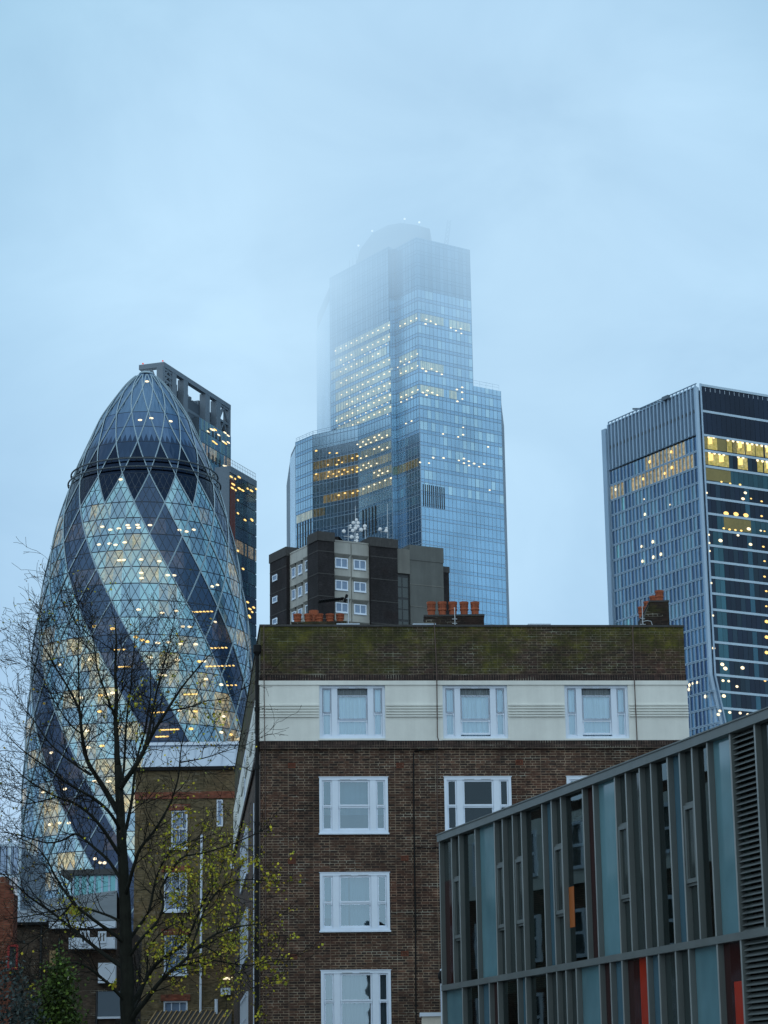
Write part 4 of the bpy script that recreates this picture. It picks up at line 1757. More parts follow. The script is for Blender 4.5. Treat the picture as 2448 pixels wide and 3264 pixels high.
t.l(ad.outputs[0], t.out.inputs[1])
o = cb.build('low_cloud', t.mat)
o['kind'] = 'stuff'


# ------------------------------------------------------------------ office tower with a finned flank and a dark glass flank
def s6(x, y):
    return 1880 + x / 2.697, 1180 + y / 2.697


def s7(x, y):
    return 2150 + x / 4.916, 1950 + y / 4.916


K = P(*s6(925, 125), 540)
KR = H(2448, 1180 + 225 / 2.697, K.z)
KL = H(*s6(155, 465), K.z)
dKR = xy(KR - K).normalized()
dKL = xy(KL - K).normalized()
Kr2 = xy(K) + dKR * 48
FKR, FKL = Frame(xy(K) + dKR * .9, Kr2), Frame(xy(K) + dKL * 1.2, KL)
finned = thing('finned_office_tower', 'office tower with one steel finned flank and one dark glass flank with yellow rooms', 'skyscraper', xy(K))
z_lines = [FKR.hit(*s6(940, y))[1] for y in (345, 550, 690, 825, 955, 1095, 1232, 1370, 1505, 1645, 1780, 1920, 2055, 2190)]
dz = (z_lines[2] - z_lines[-1]) / 11
levels = [K.z, z_lines[0], z_lines[1]] + [z_lines[1] - dz * (i + 1) for i in range(34)]
rk = random.Random(5)


def flare(z):
    """the corner leans out along the dark flank over the lowest storeys"""
    z0 = P(*s7(575, 980), 540).z
    return 0.0 if z > z0 else (z0 - z) * .205


nR = 32
for i in range(len(levels) - 1):
    z1, z0 = levels[i], levels[i + 1]
    if z0 < 8:
        break
    mb = MB()
    f0, f1 = flare(z0), flare(z1)
    Lr = FKR.len
    for j in range(nR):
        ua, ub = Lr * j / nR, Lr * (j + 1) / nR
        if i < 2:
            c = jit(T(16, 32, 54), .12)
        else:
            c = jit(rk.choice((T(18, 36, 58), T(16, 32, 52), T(24, 48, 66), T(20, 40, 60))), .25)
            if i in (4, 7) and 1 < j < 14:
                c = jit(T(34, 74, 92), .2)
            if j in (8, 17) and rk.random() < .8 and i > 4:
                c = jit(T(38, 80, 104), .2)
            if j in (1, 2) and i > 7:
                c = jit(T(40, 84, 104), .25)
        warm = 0.0
        a0, a1 = max(ua, f0) + .03, max(ua, f1) + .03
        b0, b1 = max(ub, f0) - .03, max(ub, f1) - .03
        if b0 - a0 < .05 and b1 - a1 < .05:
            continue
        sp = .25
        q = [FKR.p(a0, z0 + sp, 0), FKR.p(b0, z0 + sp, 0), FKR.p(b1, z1 - .1, 0), FKR.p(a1, z1 - .1, 0)]
        if FKR.U.cross(Vector((0, 0, 1))).dot(FKR.N) < 0:
            q = q[::-1]
        mb.poly(q, 0, (*c[:3], warm))
    mb.build('glazing_band', M['dark_pane'], finned)
    mb = MB()
    mb.box(FKR, f0, Lr, z0 - .34, z0 + .24, -.3, .16)
    mb.build('floor_edge', M['white_band'], finned)
    # finned flank
    Ll = FKL.len
    nL = 24
    if i >= 2:
        mb = MB()
        for j in range(nL):
            ua, ub = Ll * j / nL, Ll * (j + 1) / nL
            c = jit(rk.choice((T(74, 114, 150), T(84, 128, 164), T(66, 102, 138), T(98, 146, 172))), .12)
            if i > 12:
                c = jit(rk.choice((T(60, 96, 138), T(84, 130, 168), T(52, 84, 124))), .12)
            if rk.random() < .07 and j > 18:
                c = jit(T(110, 176, 190), .1)
            warm = 0.0
            jj = nL - 1 - j         # counted from the far end
            if i == 2 and 10 <= jj <= 20 or i == 3 and 6 <= jj <= 22 or i == 3 and 0 <= jj <= 3:
                warm = .34 * rk.uniform(.6, 1.2)
                c = jit(T(110, 116, 104), .15)
            mb.quad(FKL, ua + .1, ub - .1, z0 + .28, z1 - .28, 0, 0, (*c[:3], warm))
        mb.build('glazing_band', M['tower_pane'], finned)
        mb = MB()
        mb.box(FKL, -.6 - f0, Ll, z0 + .04, z0 + .26, -.3, .22)
        mb.box(FKL, -.6 - f0, Ll, z0 - .26, z0 - .06, -.3, .22)
        mb.build('floor_edge', M['fin_metal'], finned)
    for_f = MB()
    if i == 0:
        zt_, zb_ = K.z - .3, z_lines[1] + .3
        for j in range(nL + 1):
            u = Ll * j / nL
            for_f.box(FKL, u - .42, u + .02, zb_, zt_, -.5, .32)
            for_f.box(FKL, u + .35, u + .75 if j < nL else u + .4, (z_lines[0]) - .3, z_lines[0] + .55, -.05, .12, 1)
        for_f.quad(FKL, -.5, Ll, zb_, zt_, -.1, 2)
        for_f.build('fin_row', [M['fin_metal'], M['dark_metal'], M['fin_back']], finned)
    elif i >= 2:
        for j in range(nL + 1):
            u = Ll * j / nL
            for_f.box(FKL, u - .22, u + .03, z0 + .26, z1 - .26, -.3, .30)
        # at the leaning corner further bays open up
        u = -1.55
        while u > -f0 + .2 and i > 12:
            for_f.box(FKL, u - .22, u + .03, z0 + .26, z1 - .26, -.3, .30)
            u -= 1.55
        for_f.build('fin_row', M['fin_metal'], finned)
        if f0 > .5:
            mb = MB()
            mb.poly([FKL.p(0, z0, -.02), FKL.p(0, z1, -.02), xy(FKR.p(f1, z1, -.05)) + Vector((0, 0, z1)), xy(FKR.p(f0, z0, -.05)) + Vector((0, 0, z0))][::-1], 0, jit(T(70, 112, 152), .1))
            mb.build('glazing_band', M['tower_pane'], finned)
# corner post, edge and end posts
mb = MB()
pts = [FKR.p(flare(z) - .05, z, .1) for z in [K.z + .4] + [levels[i] for i in range(1, 34)]]
mb.tube(pts, .26, 6)
mb.build('corner_post', M['fin_metal'], finned)
mb = MB()
pts = [xy(K) + dKL * .55 - dKR * 0 + FKL.N * 0 + Vector((0, 0, K.z - .6)), xy(K) + dKL * .55 + Vector((0, 0, levels[13]))]
pts += [xy(K) + dKL * .55 + dKR * flare(levels[i]) + Vector((0, 0, levels[i])) for i in range(14, 33)]
mb.tube(pts, .62, 6)
mb.build('corner_post', M['fin_metal'], finned)
for i, (px_, py_) in enumerate(((972, 1055), (1010, 1418), (983, 1553), (1010, 1830), (1008, 2108), (950, 1480))):
    u, z = FKR.hit(*s6(px_, py_))
    q = FKR.p(-.05, z, .5)
    lamp_disc(q, FKR.N, .5, .5, 'lamp_white', finned, 'corner_light')
mb = MB()
mb.box(FKL, FKL.len + .15, FKL.len + 1.9, 8, K.z - 1.2, -1.2, .8)
mb.build('end_fin', M['fin_metal'], finned)
mb = MB()
mb.box(FKR, 0, FKR.len, K.z - .25, K.z + .35, -.4, .25)
mb.build('coping', M['white_band'], finned)
mb = MB()
mb.box(FKL, -.5, FKL.len, K.z - .42, K.z - .2, -.4, .2)
for j in range(25):
    u = FKL.len * j / 24
    mb.box(FKL, u - .1, u + .1, K.z - .2, K.z + .5, -.35, -.05)
mb.box(FKL, -.5, FKL.len, K.z + .5, K.z + .62, -.4, 0)
mb.build('roof_rail', M['fin_metal'], finned)
core_pts = [xy(K) + dKR * 1.5 + dKL * 1.5, FKR.p(FKR.len, 0, -.4), FKR.p(FKR.len, 0, -.4) + dKL * FKL.len, FKL.p(FKL.len, 0, -.4)]
MB().prism(core_pts, 0, K.z - .8).build('core', M['steel_blue'], finned)
# roof crane arm
q0, q1 = P(*s6(370, 332), 565), P(*s6(690, 236), 560)
mb = MB()
mb.tube([P(*s6(372, 333), 566), P(*s6(440, 332), 563)], .3, 4)
mb.tube([P(*s6(405, 345), 564), P(*s6(405, 330), 564)], .3, 4)
mb.tube([P(*s6(440, 328), 563), P(*s6(700, 236), 551)], .28, 4)
mb.tube([P(*s6(440, 340), 563), P(*s6(700, 248), 551)], .2, 4)
mb.box(Frame(P(*s6(618, 240), 551), P(*s6(668, 232), 549)), 0, 2.4, P(*s6(640, 262), 551).z, P(*s6(640, 232), 551).z, -.8, 0)
mb.build('roof_crane', M['steel_blue'], finned)


def k_lamp(F, x, y, sc, w_, h_, mat):
    u, z = F.hit(*sc(x, y))
    lamp_disc(F.p(u, z, .10), F.N, w_, h_, mat, finned)


# yellow rooms on the dark flank
def k_room(x0, x1, i, amt, col, z0f=.06, z1f=.94):
    (ua, _), (ub, _) = FKR.hit(*s6(x0, 700)), FKR.hit(*s6(x1, 700))
    z1, z0 = levels[i], levels[i + 1]
    mb = MB()
    mb.quad(FKR, ua, ub, z0 + .3 + (z1 - z0 - .5) * z0f, z0 + .3 + (z1 - z0 - .5) * z1f, .03, 0, (*col[:3], amt))
    mb.build('lit_room', M['dark_pane'], finned)


yel, dim = (.5, .36, .06), (.22, .17, .06)
for x0, x1, i, a_ in ((980, 1015, 2, .05), (1012, 1098, 2, .22), (1100, 1175, 2, .015), (1180, 1225, 2, .16), (1230, 1265, 2, .10), (1265, 1332, 2, .30), (1340, 1420, 2, .26), (1425, 1490, 2, .20),
                      (1505, 1700, 2, .28), (980, 1010, 3, .08), (1012, 1190, 3, .22), (1265, 1350, 3, .28), (1432, 1480, 3, .16), (1490, 1700, 3, .25), (985, 1200, 4, .012), (1120, 1350, 7, .02)):
    k_room(x0, x1, i, a_, yel if a_ > .1 else dim)
for x, y, w_ in ((1035, 610, 40), (1290, 645, 40), (1368, 670, 42), (1528, 680, 36), (1040, 752, 50), (1130, 765, 50), (1295, 790, 46), (1530, 820, 30)):
    u, z = FKR.hit(*s6(x, y))
    mb = MB()
    ww = w_ / 2.697 / 13.0
    mb.poly([FKR.p(u - ww / 2, z - .9, .05), FKR.p(u + ww / 2, z - .6, .05), FKR.p(u + ww / 2, z + 1.1, .05), FKR.p(u - ww / 2, z + .8, .05)])
    mb.build('lit_ceiling', M['lamp_warm'], finned)
for x, y in ((1020, 573), (1062, 578), (1186, 600), (1230, 608), (1270, 615), (1310, 622), (1352, 628), (1393, 634), (1434, 640), (1476, 648), (1512, 655), (1026, 708), (1070, 713), (1112, 720),
             (1150, 727), (1275, 746), (1316, 752), (1440, 775), (1482, 782), (1520, 788)):
    k_lamp(FKR, x, y, s6, .8, .8, 'lamp_white')
for x, y, w_, m_ in ((1335, 1055, 1.2, 'lamp_white'), (1315, 1106, 1.3, 'lamp_white'), (1384, 1105, .7, 'lamp_warm'), (1475, 1128, 1.2, 'lamp_warm'), (1170, 1232, 1.9, 'lamp_warm'), (1255, 1238, 1.9, 'lamp_warm'),
                    (1340, 1248, 1.9, 'lamp_warm'), (1475, 1255, 1.3, 'lamp_warm'), (1365, 1365, 1.5, 'lamp_white'), (1468, 1380, 1.2, 'lamp_white'), (1500, 1385, 1.0, 'lamp_warm'), (1122, 1465, 1.5, 'lamp_white'),
                    (1380, 1498, 1.3, 'lamp_white'), (1272, 1420, 1.0, 'lamp_white'), (1490, 1518, 1.3, 'lamp_warm'), (1500, 1642, 1.2, 'lamp_warm'), (1500, 1775, 1.3, 'lamp_warm'), (1515, 1900, 1.3, 'lamp_warm'),
                    (1515, 2030, 1.2, 'lamp_warm'), (1130, 960, .8, 'lamp_warm'), (1205, 975, .8, 'lamp_warm'), (1290, 985, .9, 'lamp_warm'), (1150, 1360, .9, 'lamp_warm'), (1200, 1370, .9, 'lamp_warm'),
                    (1250, 1375, .9, 'lamp_warm'), (1300, 1380, .9, 'lamp_warm')):
    k_lamp(FKR, x, y, s6, w_ * (.62 if x > 1460 else .85), w_ * (.35 if x > 1460 else .55), m_)
for x, y, w_ in ((610, 572, 1.0), (745, 825, 1.2), (793, 890, 1.3), (1062, 880, 1.2), (757, 1080, .9), (845, 1088, .8), (975, 1172, .9), (770, 1320, 1.2), (708, 1555, .9), (683, 1610, 1.0), (862, 1578, .9),
                 (1025, 1588, .9), (1145, 1612, .9), (1415, 1080, .8), (1440, 640, 1.2), (1440, 398, 1.2), (1440, 155, 1.2)):
    k_lamp(FKR, x, y, s7, w_, w_ * .7, 'lamp_white' if x < 1400 else 'lamp_warm')
for x, y, w_ in ((523, 788, 1.0), (707, 703, .9), (713, 838, 1.0), (467, 935, .9), (652, 888, .8), (482, 1240, .9), (550, 1476, 1.0), (453, 1516, .8), (619, 1583, 1.0), (554, 1608, 1.0), (461, 1643, .9),
                 (230, 1027, .8), (476, 1110, .5), (698, 1157, .5)):
    u, z = FKL.hit(*s6(x, y))
    lamp_disc(FKL.p(u, z, .33), FKL.N, w_, w_ * .9, 'lamp_warm' if y < 950 else 'lamp_white', finned)
for x, y, w_ in ((250, 1150, .9), (240, 1218, .9), (370, 1110, .7), (300, 1125, .6), (497, 1330, .9)):
    u, z = FKL.hit(*s7(x, y))
    lamp_disc(FKL.p(u, z, .33), FKL.N, w_, w_, 'lamp_white', finned)


# ------------------------------------------------------------------ wedge tower with an open truss frame, behind the spiral tower
def s8(x, y):
    return 420 + x / 3.95, 1130 + y / 3.95


W0 = P(*s8(408, 92), 690)
W1 = H(*s8(1248, 637), W0.z)
W2 = H(*s8(90, 132), W0.z)
FW, FWL = Frame(W0, W1, outward=(1, -.4)), Frame(W0, W2)
wedge = thing('truss_tower', 'wedge tower with an open steel truss frame and braced columns, behind the pointed dome', 'skyscraper', xy(W0))
zt = W0.z
zg = FW.hit(*s8(1100, 940))[1]
mb = MB()
mb.box(FW, 0, FW.len, zt - 1.6, zt, -1.6, 0)
mb.box(FWL, 0, FWL.len, zt - 1.6, zt, -1.6, 0)
mb.build('top_beam', M['truss_steel_light'], wedge)


def wu(x, y):
    return FW.hit(*s8(x, y))[0]


cols_ = [(wu(395, 100) + .8, .9), (wu(540, 300), 1.5), (wu(683, 400), 1.6), (wu(958, 600), 1.7), (wu(1095, 650), 1.7), (FW.len - .7, .7)]
for u, hw in cols_:
    MB().box(FW, u - hw, u + hw, 20, zt - 1.6, -2.2, -.05).build('column', M['truss_steel_light'], wedge)


def brace(F, u0, u1, z0, z1, n, mat, d=-.6, r=.45):
    mb = MB()
    h = (z1 - z0) / n
    um = (u0 + u1) / 2
    for i in range(n):
        a, b = z0 + i * h, z0 + (i + 1) * h
        mb.tube([F.p(u0, a, d), F.p(um, b, d)], r, 4)
        mb.tube([F.p(u1, a, d), F.p(um, b, d)], r, 4)
        mb.tube([F.p(u0, b, d), F.p(u1, b, d)], r * 1.2, 4)
    return mb.build('bracing', M[mat], wedge)


brace(FW, cols_[-2][0] + 1.2, FW.len - 1, zg - 12, zt - 2, 4, 'truss_steel_light')
brace(FW, cols_[0][0] + .8, cols_[1][0] - 1, zg, zt - 2, 5, 'truss_steel_light')
brace(FWL, 1, FWL.len - .5, zt - 30, zt - 1.6, 3, 'truss_steel_light')
# raking props behind the columns
mb = MB()
for u, hw in cols_[2:4]:
    mb.tube([FW.p(u + 1, zt - 2, -2.5), FW.p(u - 5.5, zt - 55, -4)], .9, 4)
    mb.tube([FW.p(u + 2.5, zt - 20, -3.5), FW.p(u + 5.5, zt - 50, -4)], .9, 4)
mb.build('bracing', M['truss_steel'], wedge)
# dark body inside the frame
za_, zb_ = FW.hit(*s8(560, 335))[1], FW.hit(*s8(940, 585))[1]
zin = (za_ + zb_) / 2 - 1.5
ua_, ub_ = cols_[1][0] + .2, FW.len - .6
mb = MB()
q = [FW.p(ua_, 0, -2.3), FW.p(ub_, 0, -2.3), FW.p(ub_, 0, -7.5), FW.p(ua_, 0, -7.5)]
mb.prism(q, 0, zin)
mb.box(FW, cols_[0][0] + 1, cols_[1][0], 20, zt - 6, -7, -5)
for k in range(9):
    z = zin - 4 - k * 5.2
    mb.box(FW, ua_, ub_, z - .5, z + .5, -2.4, -2.22, 1)
mb.build('inner_block', [M['truss_steel'], M['truss_steel_light']], wedge)
mb = MB()
mb.prism([FWL.p(.8, 0, -2.0), FWL.p(FWL.len - .6, 0, -2.0), FWL.p(FWL.len - .6, 0, -12), FWL.p(.8, 0, -12)], 0, zt - 4)
mb.build('inner_block', M['truss_steel'], wedge)
mb = MB()
for k in range(7):
    u = cols_[2][0] + 2 + k * 2.2
    mb.box(FW, u, u + 1.3, zin, zin + rk.uniform(.6, 2.0), -5, -2.8)
mb.box(FW, cols_[1][0] + 1, cols_[2][0] - 1, zin, zin + 1.4, -5, -2.8)
mb.build('roof_plant', M['truss_steel_light'], wedge)
# glazed lower part
zgl = FW.hit(*s8(1000, 880))[1]
uG0 = wu(845, 860)
nst = 38
for k in range(nst):
    z1, z0 = zgl - k * 4.0, zgl - (k + 1) * 4.0
    if z0 < 10:
        break
    mb = MB()
    n = 22
    for j in range(n):
        u0, u1 = uG0 + (FW.len - uG0) * j / n, uG0 + (FW.len - uG0) * (j + 1) / n
        c = jit(rk.choice((T(70, 112, 138), T(78, 122, 142), T(64, 100, 130), T(96, 132, 140))), .12)
        warm = 0
        if k in (2, 7, 11, 12, 13) and rk.random() < .45:
            warm = .20
        if k == 6:
            c = jit(T(52, 82, 112), .1)
        mb.quad(FW, u0 + .05, u1 - .05, z0 + .12, z1 - .12, 0.1, 0, (*c[:3], warm))
    mb.build('glazing_band', M['tower_pane'], wedge)
mb = MB()
mb.box(FW, uG0, FW.len, 8, zgl, -6, 0.02)
mb.build('inner_block', M['steel_blue'], wedge)
mb = MB()
for x in (970, 1020, 1062, 1108):
    u = wu(x, 950)
    for y0, y1 in ((-25, 40), (280, 370)):
        zc_ = FW.hit(*s8(x, 960 + (x - 970) * .65))[1]
        za_ = FW.hit(*s8(x, 960 + (x - 970) * .65 + y0))[1]
        zb_ = FW.hit(*s8(x, 960 + (x - 970) * .65 + y1))[1]
        mb.box(FW, u - .55, u + .55, zb_, za_, 0, .2)
mb.build('louvre', M['dark_metal'], wedge)
for x, y in ((1000, 945), (1045, 948), (958, 972), (1020, 950), (1168, 985), (1090, 1015), (1208, 1022), (1025, 1098), (1055, 1122), (1150, 1100), (1175, 1120), (1210, 1108), (1160, 1405), (1190, 1412),
             (1170, 1503), (1222, 1507), (1170, 1555), (1140, 1672), (1210, 1650), (1170, 1700), (1190, 1940), (1215, 1942)):
    u, z = FW.hit(*s8(x, y))
    lamp_disc(FW.p(u, z, .2), FW.N, 2.6, .55, 'lamp_warm' if x % 2 else 'lamp_white', wedge)
for x, y in ((140, 124), (390, 90)):
    c = P(*s8(x, y), 689)
    MB().lathe(c, [(0, 0), (.26, .1), (.26, .4), (0, .5)], 8).build('beacon', M['lamp_red'], wedge)


# ------------------------------------------------------------------ smaller dark glass tower beside it
V0 = P(*s8(1236, 1400), 655)
V1 = H(*s8(1570, 1592), V0.z)
FV = Frame(V0, V1, outward=(1, -.4))
dark = thing('dark_glass_tower', 'narrow dark glass tower with a red strip and lit windows, next to the truss tower', 'skyscraper', xy(V0))
MB().prism([FV.p(0, 0, -.2), FV.p(FV.len - .1, 0, -.2), FV.p(FV.len, 0, -5), FV.p(0, 0, -5)], 0, V0.z).build('core', M['steel_blue'], dark)
uR = FV.hit(*s8(1300, 1600))[0]
for k in range(46):
    z1, z0 = V0.z - 2 - k * 3.9, V0.z - 2 - (k + 1) * 3.9
    if z0 < 5:
        break
    mb = MB()
    n = 16
    for j in range(n):
        u0, u1 = FV.len * j / n, FV.len * (j + 1) / n
        if u1 < uR:
            continue
        c = jit(rk.choice((T(26, 52, 72), T(30, 60, 78), T(22, 44, 66), T(36, 70, 84))), .2)
        if k % 5 in (0, 4) and k > 6:
            c = jit(T(20, 38, 66), .15)
        warm = .16 if (k in (5, 15, 16, 17, 22, 26, 27, 32) and rk.random() < .5) else 0
        if j == 4 and k > 6 and rk.random() < .6:
            warm = .12
        mb.quad(FV, u0 + .04, u1 - .04, z0 + .15, z1 - .1, .05, 0, (*c[:3], warm))
    mb.build('glazing_band', M['dark_pane'], dark)
mb = MB()
mb.box(FV, .3, uR, 5, V0.z - 4, -.1, .12)
mb.build('cladding_strip', M['red_cladding'], dark)
mb = MB()
mb.box(FV, 0, FV.len, V0.z - 2, V0.z, -.3, .12)
mb.build('parapet', M['steel_blue'], dark)
railing(FV, 0, FV.len, V0.z, 2.3, 1.15, r=.05).build('railing', M['dark_metal'], dark)
for x, y, w_ in ((1160, 1503, 0), (1245, 1540, 2.2), (1345, 1545, 2.4), (1295, 1567, 1.2), (1270, 1635, 2.8), (1260, 1682, 2.4), (1300, 1708, 1.4), (1348, 1688, 2.6), (1390, 1712, 2.4), (1452, 1690, 1.4),
                 (1500, 1716, 2.6), (1560, 1695, 1.4), (1330, 1835, 1.4), (1330, 2000, 1.6), (1420, 2085, 2.0), (1505, 2080, 2.2)):
    if w_ == 0:
        continue
    u, z = FV.hit(*s8(x, y))
    lamp_disc(FV.p(u, z, .2), FV.N, w_, .6, 'lamp_warm', dark)
for x, y, w_ in ((1530, 1700, 2), (1545, 1745, 2.4), (1570, 1735, 2), (1540, 1790, 2), (1560, 1765, 1.5), (1545, 1800, 1.6), (1500, 1480, 1.8), (1560, 1160, 1.5), (1465, 1360, 1.6)):
    u, z = FV.hit(*g1(x, y))
    if 0 < u < FV.len:
        lamp_disc(FV.p(u, z, .2), FV.N, w_, .6, 'lamp_warm', dark)


# ------------------------------------------------------------------ dark brick and concrete tower block
def s9(x, y):
    return 800 + x / 2.37, 1600 + y / 2.37


B0 = P(*s9(506, 220), 283)
BL_, BR_ = H(*s9(142, 400), B0.z), H(*s9(1105, 285), B0.z)
FBL, FBR = Frame(B0, BL_), Frame(B0, BR_)
block = thing('tower_block', 'dark brick and grey concrete tower block with small white windows', 'tower block', xy(B0))


def bl(x, y):
    return FBL.hit(*s9(x, y))


def br(x, y):
    return FBR.hit(*s9(x, y))


zBT = B0.z
uA0, uA1, uC1 = bl(268, 400)[0], FBL.len, bl(437, 300)[0]
zcB = bl(350, 355)[1]
uD0, uD1 = br(629, 300)[0], br(901, 320)[0]
uE1 = FBR.len
zcD = br(765, 303)[1]
lv9 = [br(765, y)[1] for y in (394, 562, 732, 900)]
dst = (lv9[0] - lv9[3]) / 3
storeys9 = [lv9[0] - dst * i for i in range(24)]


def brick_face(F, u0, u1, zt_, d, depth=3.3):
    mb = MB()
    mb.box(F, u0, u1, 0, zt_ - 1.2, d - depth, d)
    mb.box(F, u0 - .05, u1 + .05, zt_ - 1.2, zt_, d - depth, d + .12, 1)
    for z in storeys9:
        if z < 3:
            break
        mb.box(F, u0, u1, z - .06, z + .06, d - .2, d + .03, 1)
    return mb.build('brick_pier', [M['dark_brick'], M['felt']], block)


brick_face(FBL, uA0, uA1, zBT, 0)
brick_face(FBL, .02, uC1, zBT, 0, min(3.3, uD0 - .3))
brick_face(FBR, .02, uD0, zBT, 0)
brick_face(FBR, uD1, uE1, zBT, 0)


def conc_face(F, u0, u1, zt_, d, splits=()):
    mb = MB()
    mb.box(F, u0, u1, 0, zt_, d - 5, d)
    mb.box(F, u0 - .05, u1 + .05, zt_, zt_ + .18, d - 5, d + .06)
    for z in storeys9:
        if z < 3:
            break
        mb.box(F, u0, u1, z - .04, z + .04, d, d + .05, 1)
    for u in splits:
        mb.box(F, u - .05, u + .05, 0, zt_, d, d + .05, 1)
    return mb.build('concrete_bay', [M['concrete'], M['concrete_dark']], block)


conc_face(FBL, uC1, uA0, zcB, -.5)
uDm = br(768, 400)[0]
conc_face(FBR, uD0, uD1, zcD, -.45, (uDm,))


def block_window(F, u0, u1, z0, z1, d, split=True, hood=True, dark_open=False):
    fr = MB()
    fr.ring(F, u0, u1, z0, z1, .13, d - .1, d + .12)
    if split:
        um = (u0 + u1) / 2
        fr.box(F, um - .07, um + .07, z0 + .13, z1 - .13, d - .1, d + .11)
    if hood:
        a = [F.p(u0 - .25, z1 + .42, d + .32), F.p(u1 + .25, z1 + .42, d + .32), F.p(u1 + .05, z1 + .04, d + .10), F.p(u0 - .05, z1 + .04, d + .10)]
        fr.poly(a, 1)
        fr.poly([a[0], a[1], F.p(u1 + .25, z1 + .45, d), F.p(u0 - .25, z1 + .45, d)], 1)
        fr.box(F, u0 - .02, u1 + .02, z0 - .10, z0 - .01, d - .1, d + .16, 0)
    wn = fr.build('window', [M['white_paint'], M['concrete_dark']], block)
    MB().quad(F, u0 + .12, u1 - .12, z0 + .12, z1 - .12, d + .05).build('pane', M['smoke_pane' if dark_open else 'block_pane'], wn)


pane_mat('block_pane_', .6)
solid_glass('block_pane', (.16, .24, .36), .1, .6)
for i in range(4):
    z1 = br(700, 420)[1] - dst * i
    z0 = br(700, 492)[1] - dst * i
    for x0, x1 in ((645, 740), (785, 877)):
        block_window(FBR, br(x0, 455)[0], br(x1, 455)[0], z0, z1, -.45)
    for x0, x1, y0, y1, sp in ((287, 313, 500, 572, False), (335, 362, 477, 548, False), (388, 430, 445, 520, True)):
        if x0 == 388 and i == 0:
            pass
        block_window(FBL, bl(x1, y0)[0], bl(x0, y0)[0], bl(x0, y1)[1] - dst * i, bl(x0, y0)[1] - dst * i, -.5, sp, True, x0 == 388 and i in (0, 2))
    u0, u1 = bl(200, 575)[0], bl(165, 575)[0]
    zc_ = bl(182, 575)[1] - dst * i
    fr = MB()
    fr.ring(FBL, u0, u1, zc_ - .42, zc_ + .42, .16, -.05, .10)
    wn = fr.build('window', M['white_paint'], block)
    MB().quad(FBL, u0 + .15, u1 - .15, zc_ - .27, zc_ + .27, .04).build('pane', M['block_pane'], wn)
# stair glazing, set-back concrete wing and the last brick pier
zF = P(*s9(1150, 357), 289).z
F2 = Frame(FBR.p(uE1, 0, -1.2), FBR.p(uE1 + 20, 0, -1.2), outward=FBR.N)
st0, st1 = 0.05, F2.hit(*s9(1190, 400))[0]
mb = MB()
mb.box(F2, st0, st1, 0, zF, -5, 0)
mb.box(F2, st0, st1, zF - 3.1, zF + .15, -5, .35, 1)
mb.build('stair_tower', [M['dark_metal'], M['concrete_dark']], block)
mb = MB()
zz = zF - 3.6
while zz > 4:
    for a in (.12, .55):
        mb.quad(F2, st0 + (st1 - st0) * a, st0 + (st1 - st0) * (a + .36), zz - dst * .42, zz, .03)
        mb.quad(F2, st0 + (st1 - st0) * a, st0 + (st1 - st0) * (a + .36), zz - dst * .9, zz - dst * .47, .03)
    zz -= dst
mb.build('stair_glazing', M['smoke_pane'], block)
g0, g1_ = F2.hit(*s9(1180, 340), )[0], F2.hit(*s9(1443, 360))[0]
zG = F2.hit(*s9(1300, 338))[1]
mb = MB()
mb.box(F2, st1 + .02, g1_, 0, zG - 2.0, -14, .25)
mb.box(F2, st1 + .02, g1_ + .05, zG - 2.0, zG, -14, .32)
for z in storeys9:
    if 3 < z < zG - 3:
        mb.box(F2, st1, g1_, z - .05, z + .05, .2, .29, 1)
mb.build('concrete_wing', [M['concrete_grey'], M['concrete_dark']], block)
zH = F2.hit(*s9(1475, 485))[1]
hh = F2.hit(*s9(1503, 500))[0]
mb = MB()
mb.box(F2, g1_ + .02, hh, 0, zH - .8, -8, -.3)
mb.box(F2, g1_ + .02, hh + .05, zH - .8, zH, -8, -.2, 1)
mb.build('brick_pier', [M['dark_brick'], M['felt']], block)
# roof block rising behind the concrete bay
mb = MB()
mb.prism([FBR.p(.5, 0, -3.2), FBR.p(uE1 - .2, 0, -3.2), FBR.p(uE1 - .2, 0, -16), FBL.p(uA1 - .3, 0, -16), FBL.p(uA1 - .3, 0, -3.4), FBL.p(.5, 0, -3.2)], 0, zBT - .25)
mb.build('core', M['dark_brick'], block)


# dish masts on that roof
def dish(c, r, ang, parent):
    n = Vector((math.sin(ang), -math.cos(ang), .05)).normalized()
    s_ = n.cross(Vector((0, 0, 1))).normalized()
    t_ = s_.cross(n)
    mb = MB()
    pr = [(0, -.10), (r * .55, -.06), (r * .95, .08), (r, .18), (r * .98, .30), (r * .5, .34), (0, .36)]
    b0 = 0
    N = 12
    for rr, zz in pr:
        for k in range(N):
            a = 2 * math.pi * k / N
            mb.v.append(Vector(c) + n * zz + (s_ * math.cos(a) + t_ * math.sin(a)) * rr)
    for i in range(len(pr) - 1):
        for k in range(N):
            k2 = (k + 1) % N
            mb.f.append((i * N + k, i * N + k2, (i + 1) * N + k2, (i + 1) * N + k))
            mb.m.append(0)
            mb.c.append((1, 1, 1, 0))
            mb.uv += [(0, 0)] * 4
    mb.build('dish', M['dish_white'], parent)


def mast(label, px, ybase, ytop, Y, dishes, arms, r=.07):
    b = P(px, ybase, Y)
    t_ = P(px, ytop, Y)
    root = thing('dish_mast', label, 'telecom mast', (b.x, b.y, zBT - .3), 'dish masts on the tower block roof')
    MB().tube([(b.x, b.y, zBT - .3), (b.x, b.y, t_.z)], [r, r * .5], 6).build('pole', M['galvanised'], root)
    mb = MB()
    for x0, y0, x1, y1 in arms:
        mb.tube([P(x0, y0, Y), P(x1, y1, Y)], r * .7, 5)
    if arms:
        mb.build('arm', M['galvanised'], root)
    for x, y, rr in dishes:
        dish(P(x, y, Y - .5), rr * .40, rk.uniform(-.7, .7), root)


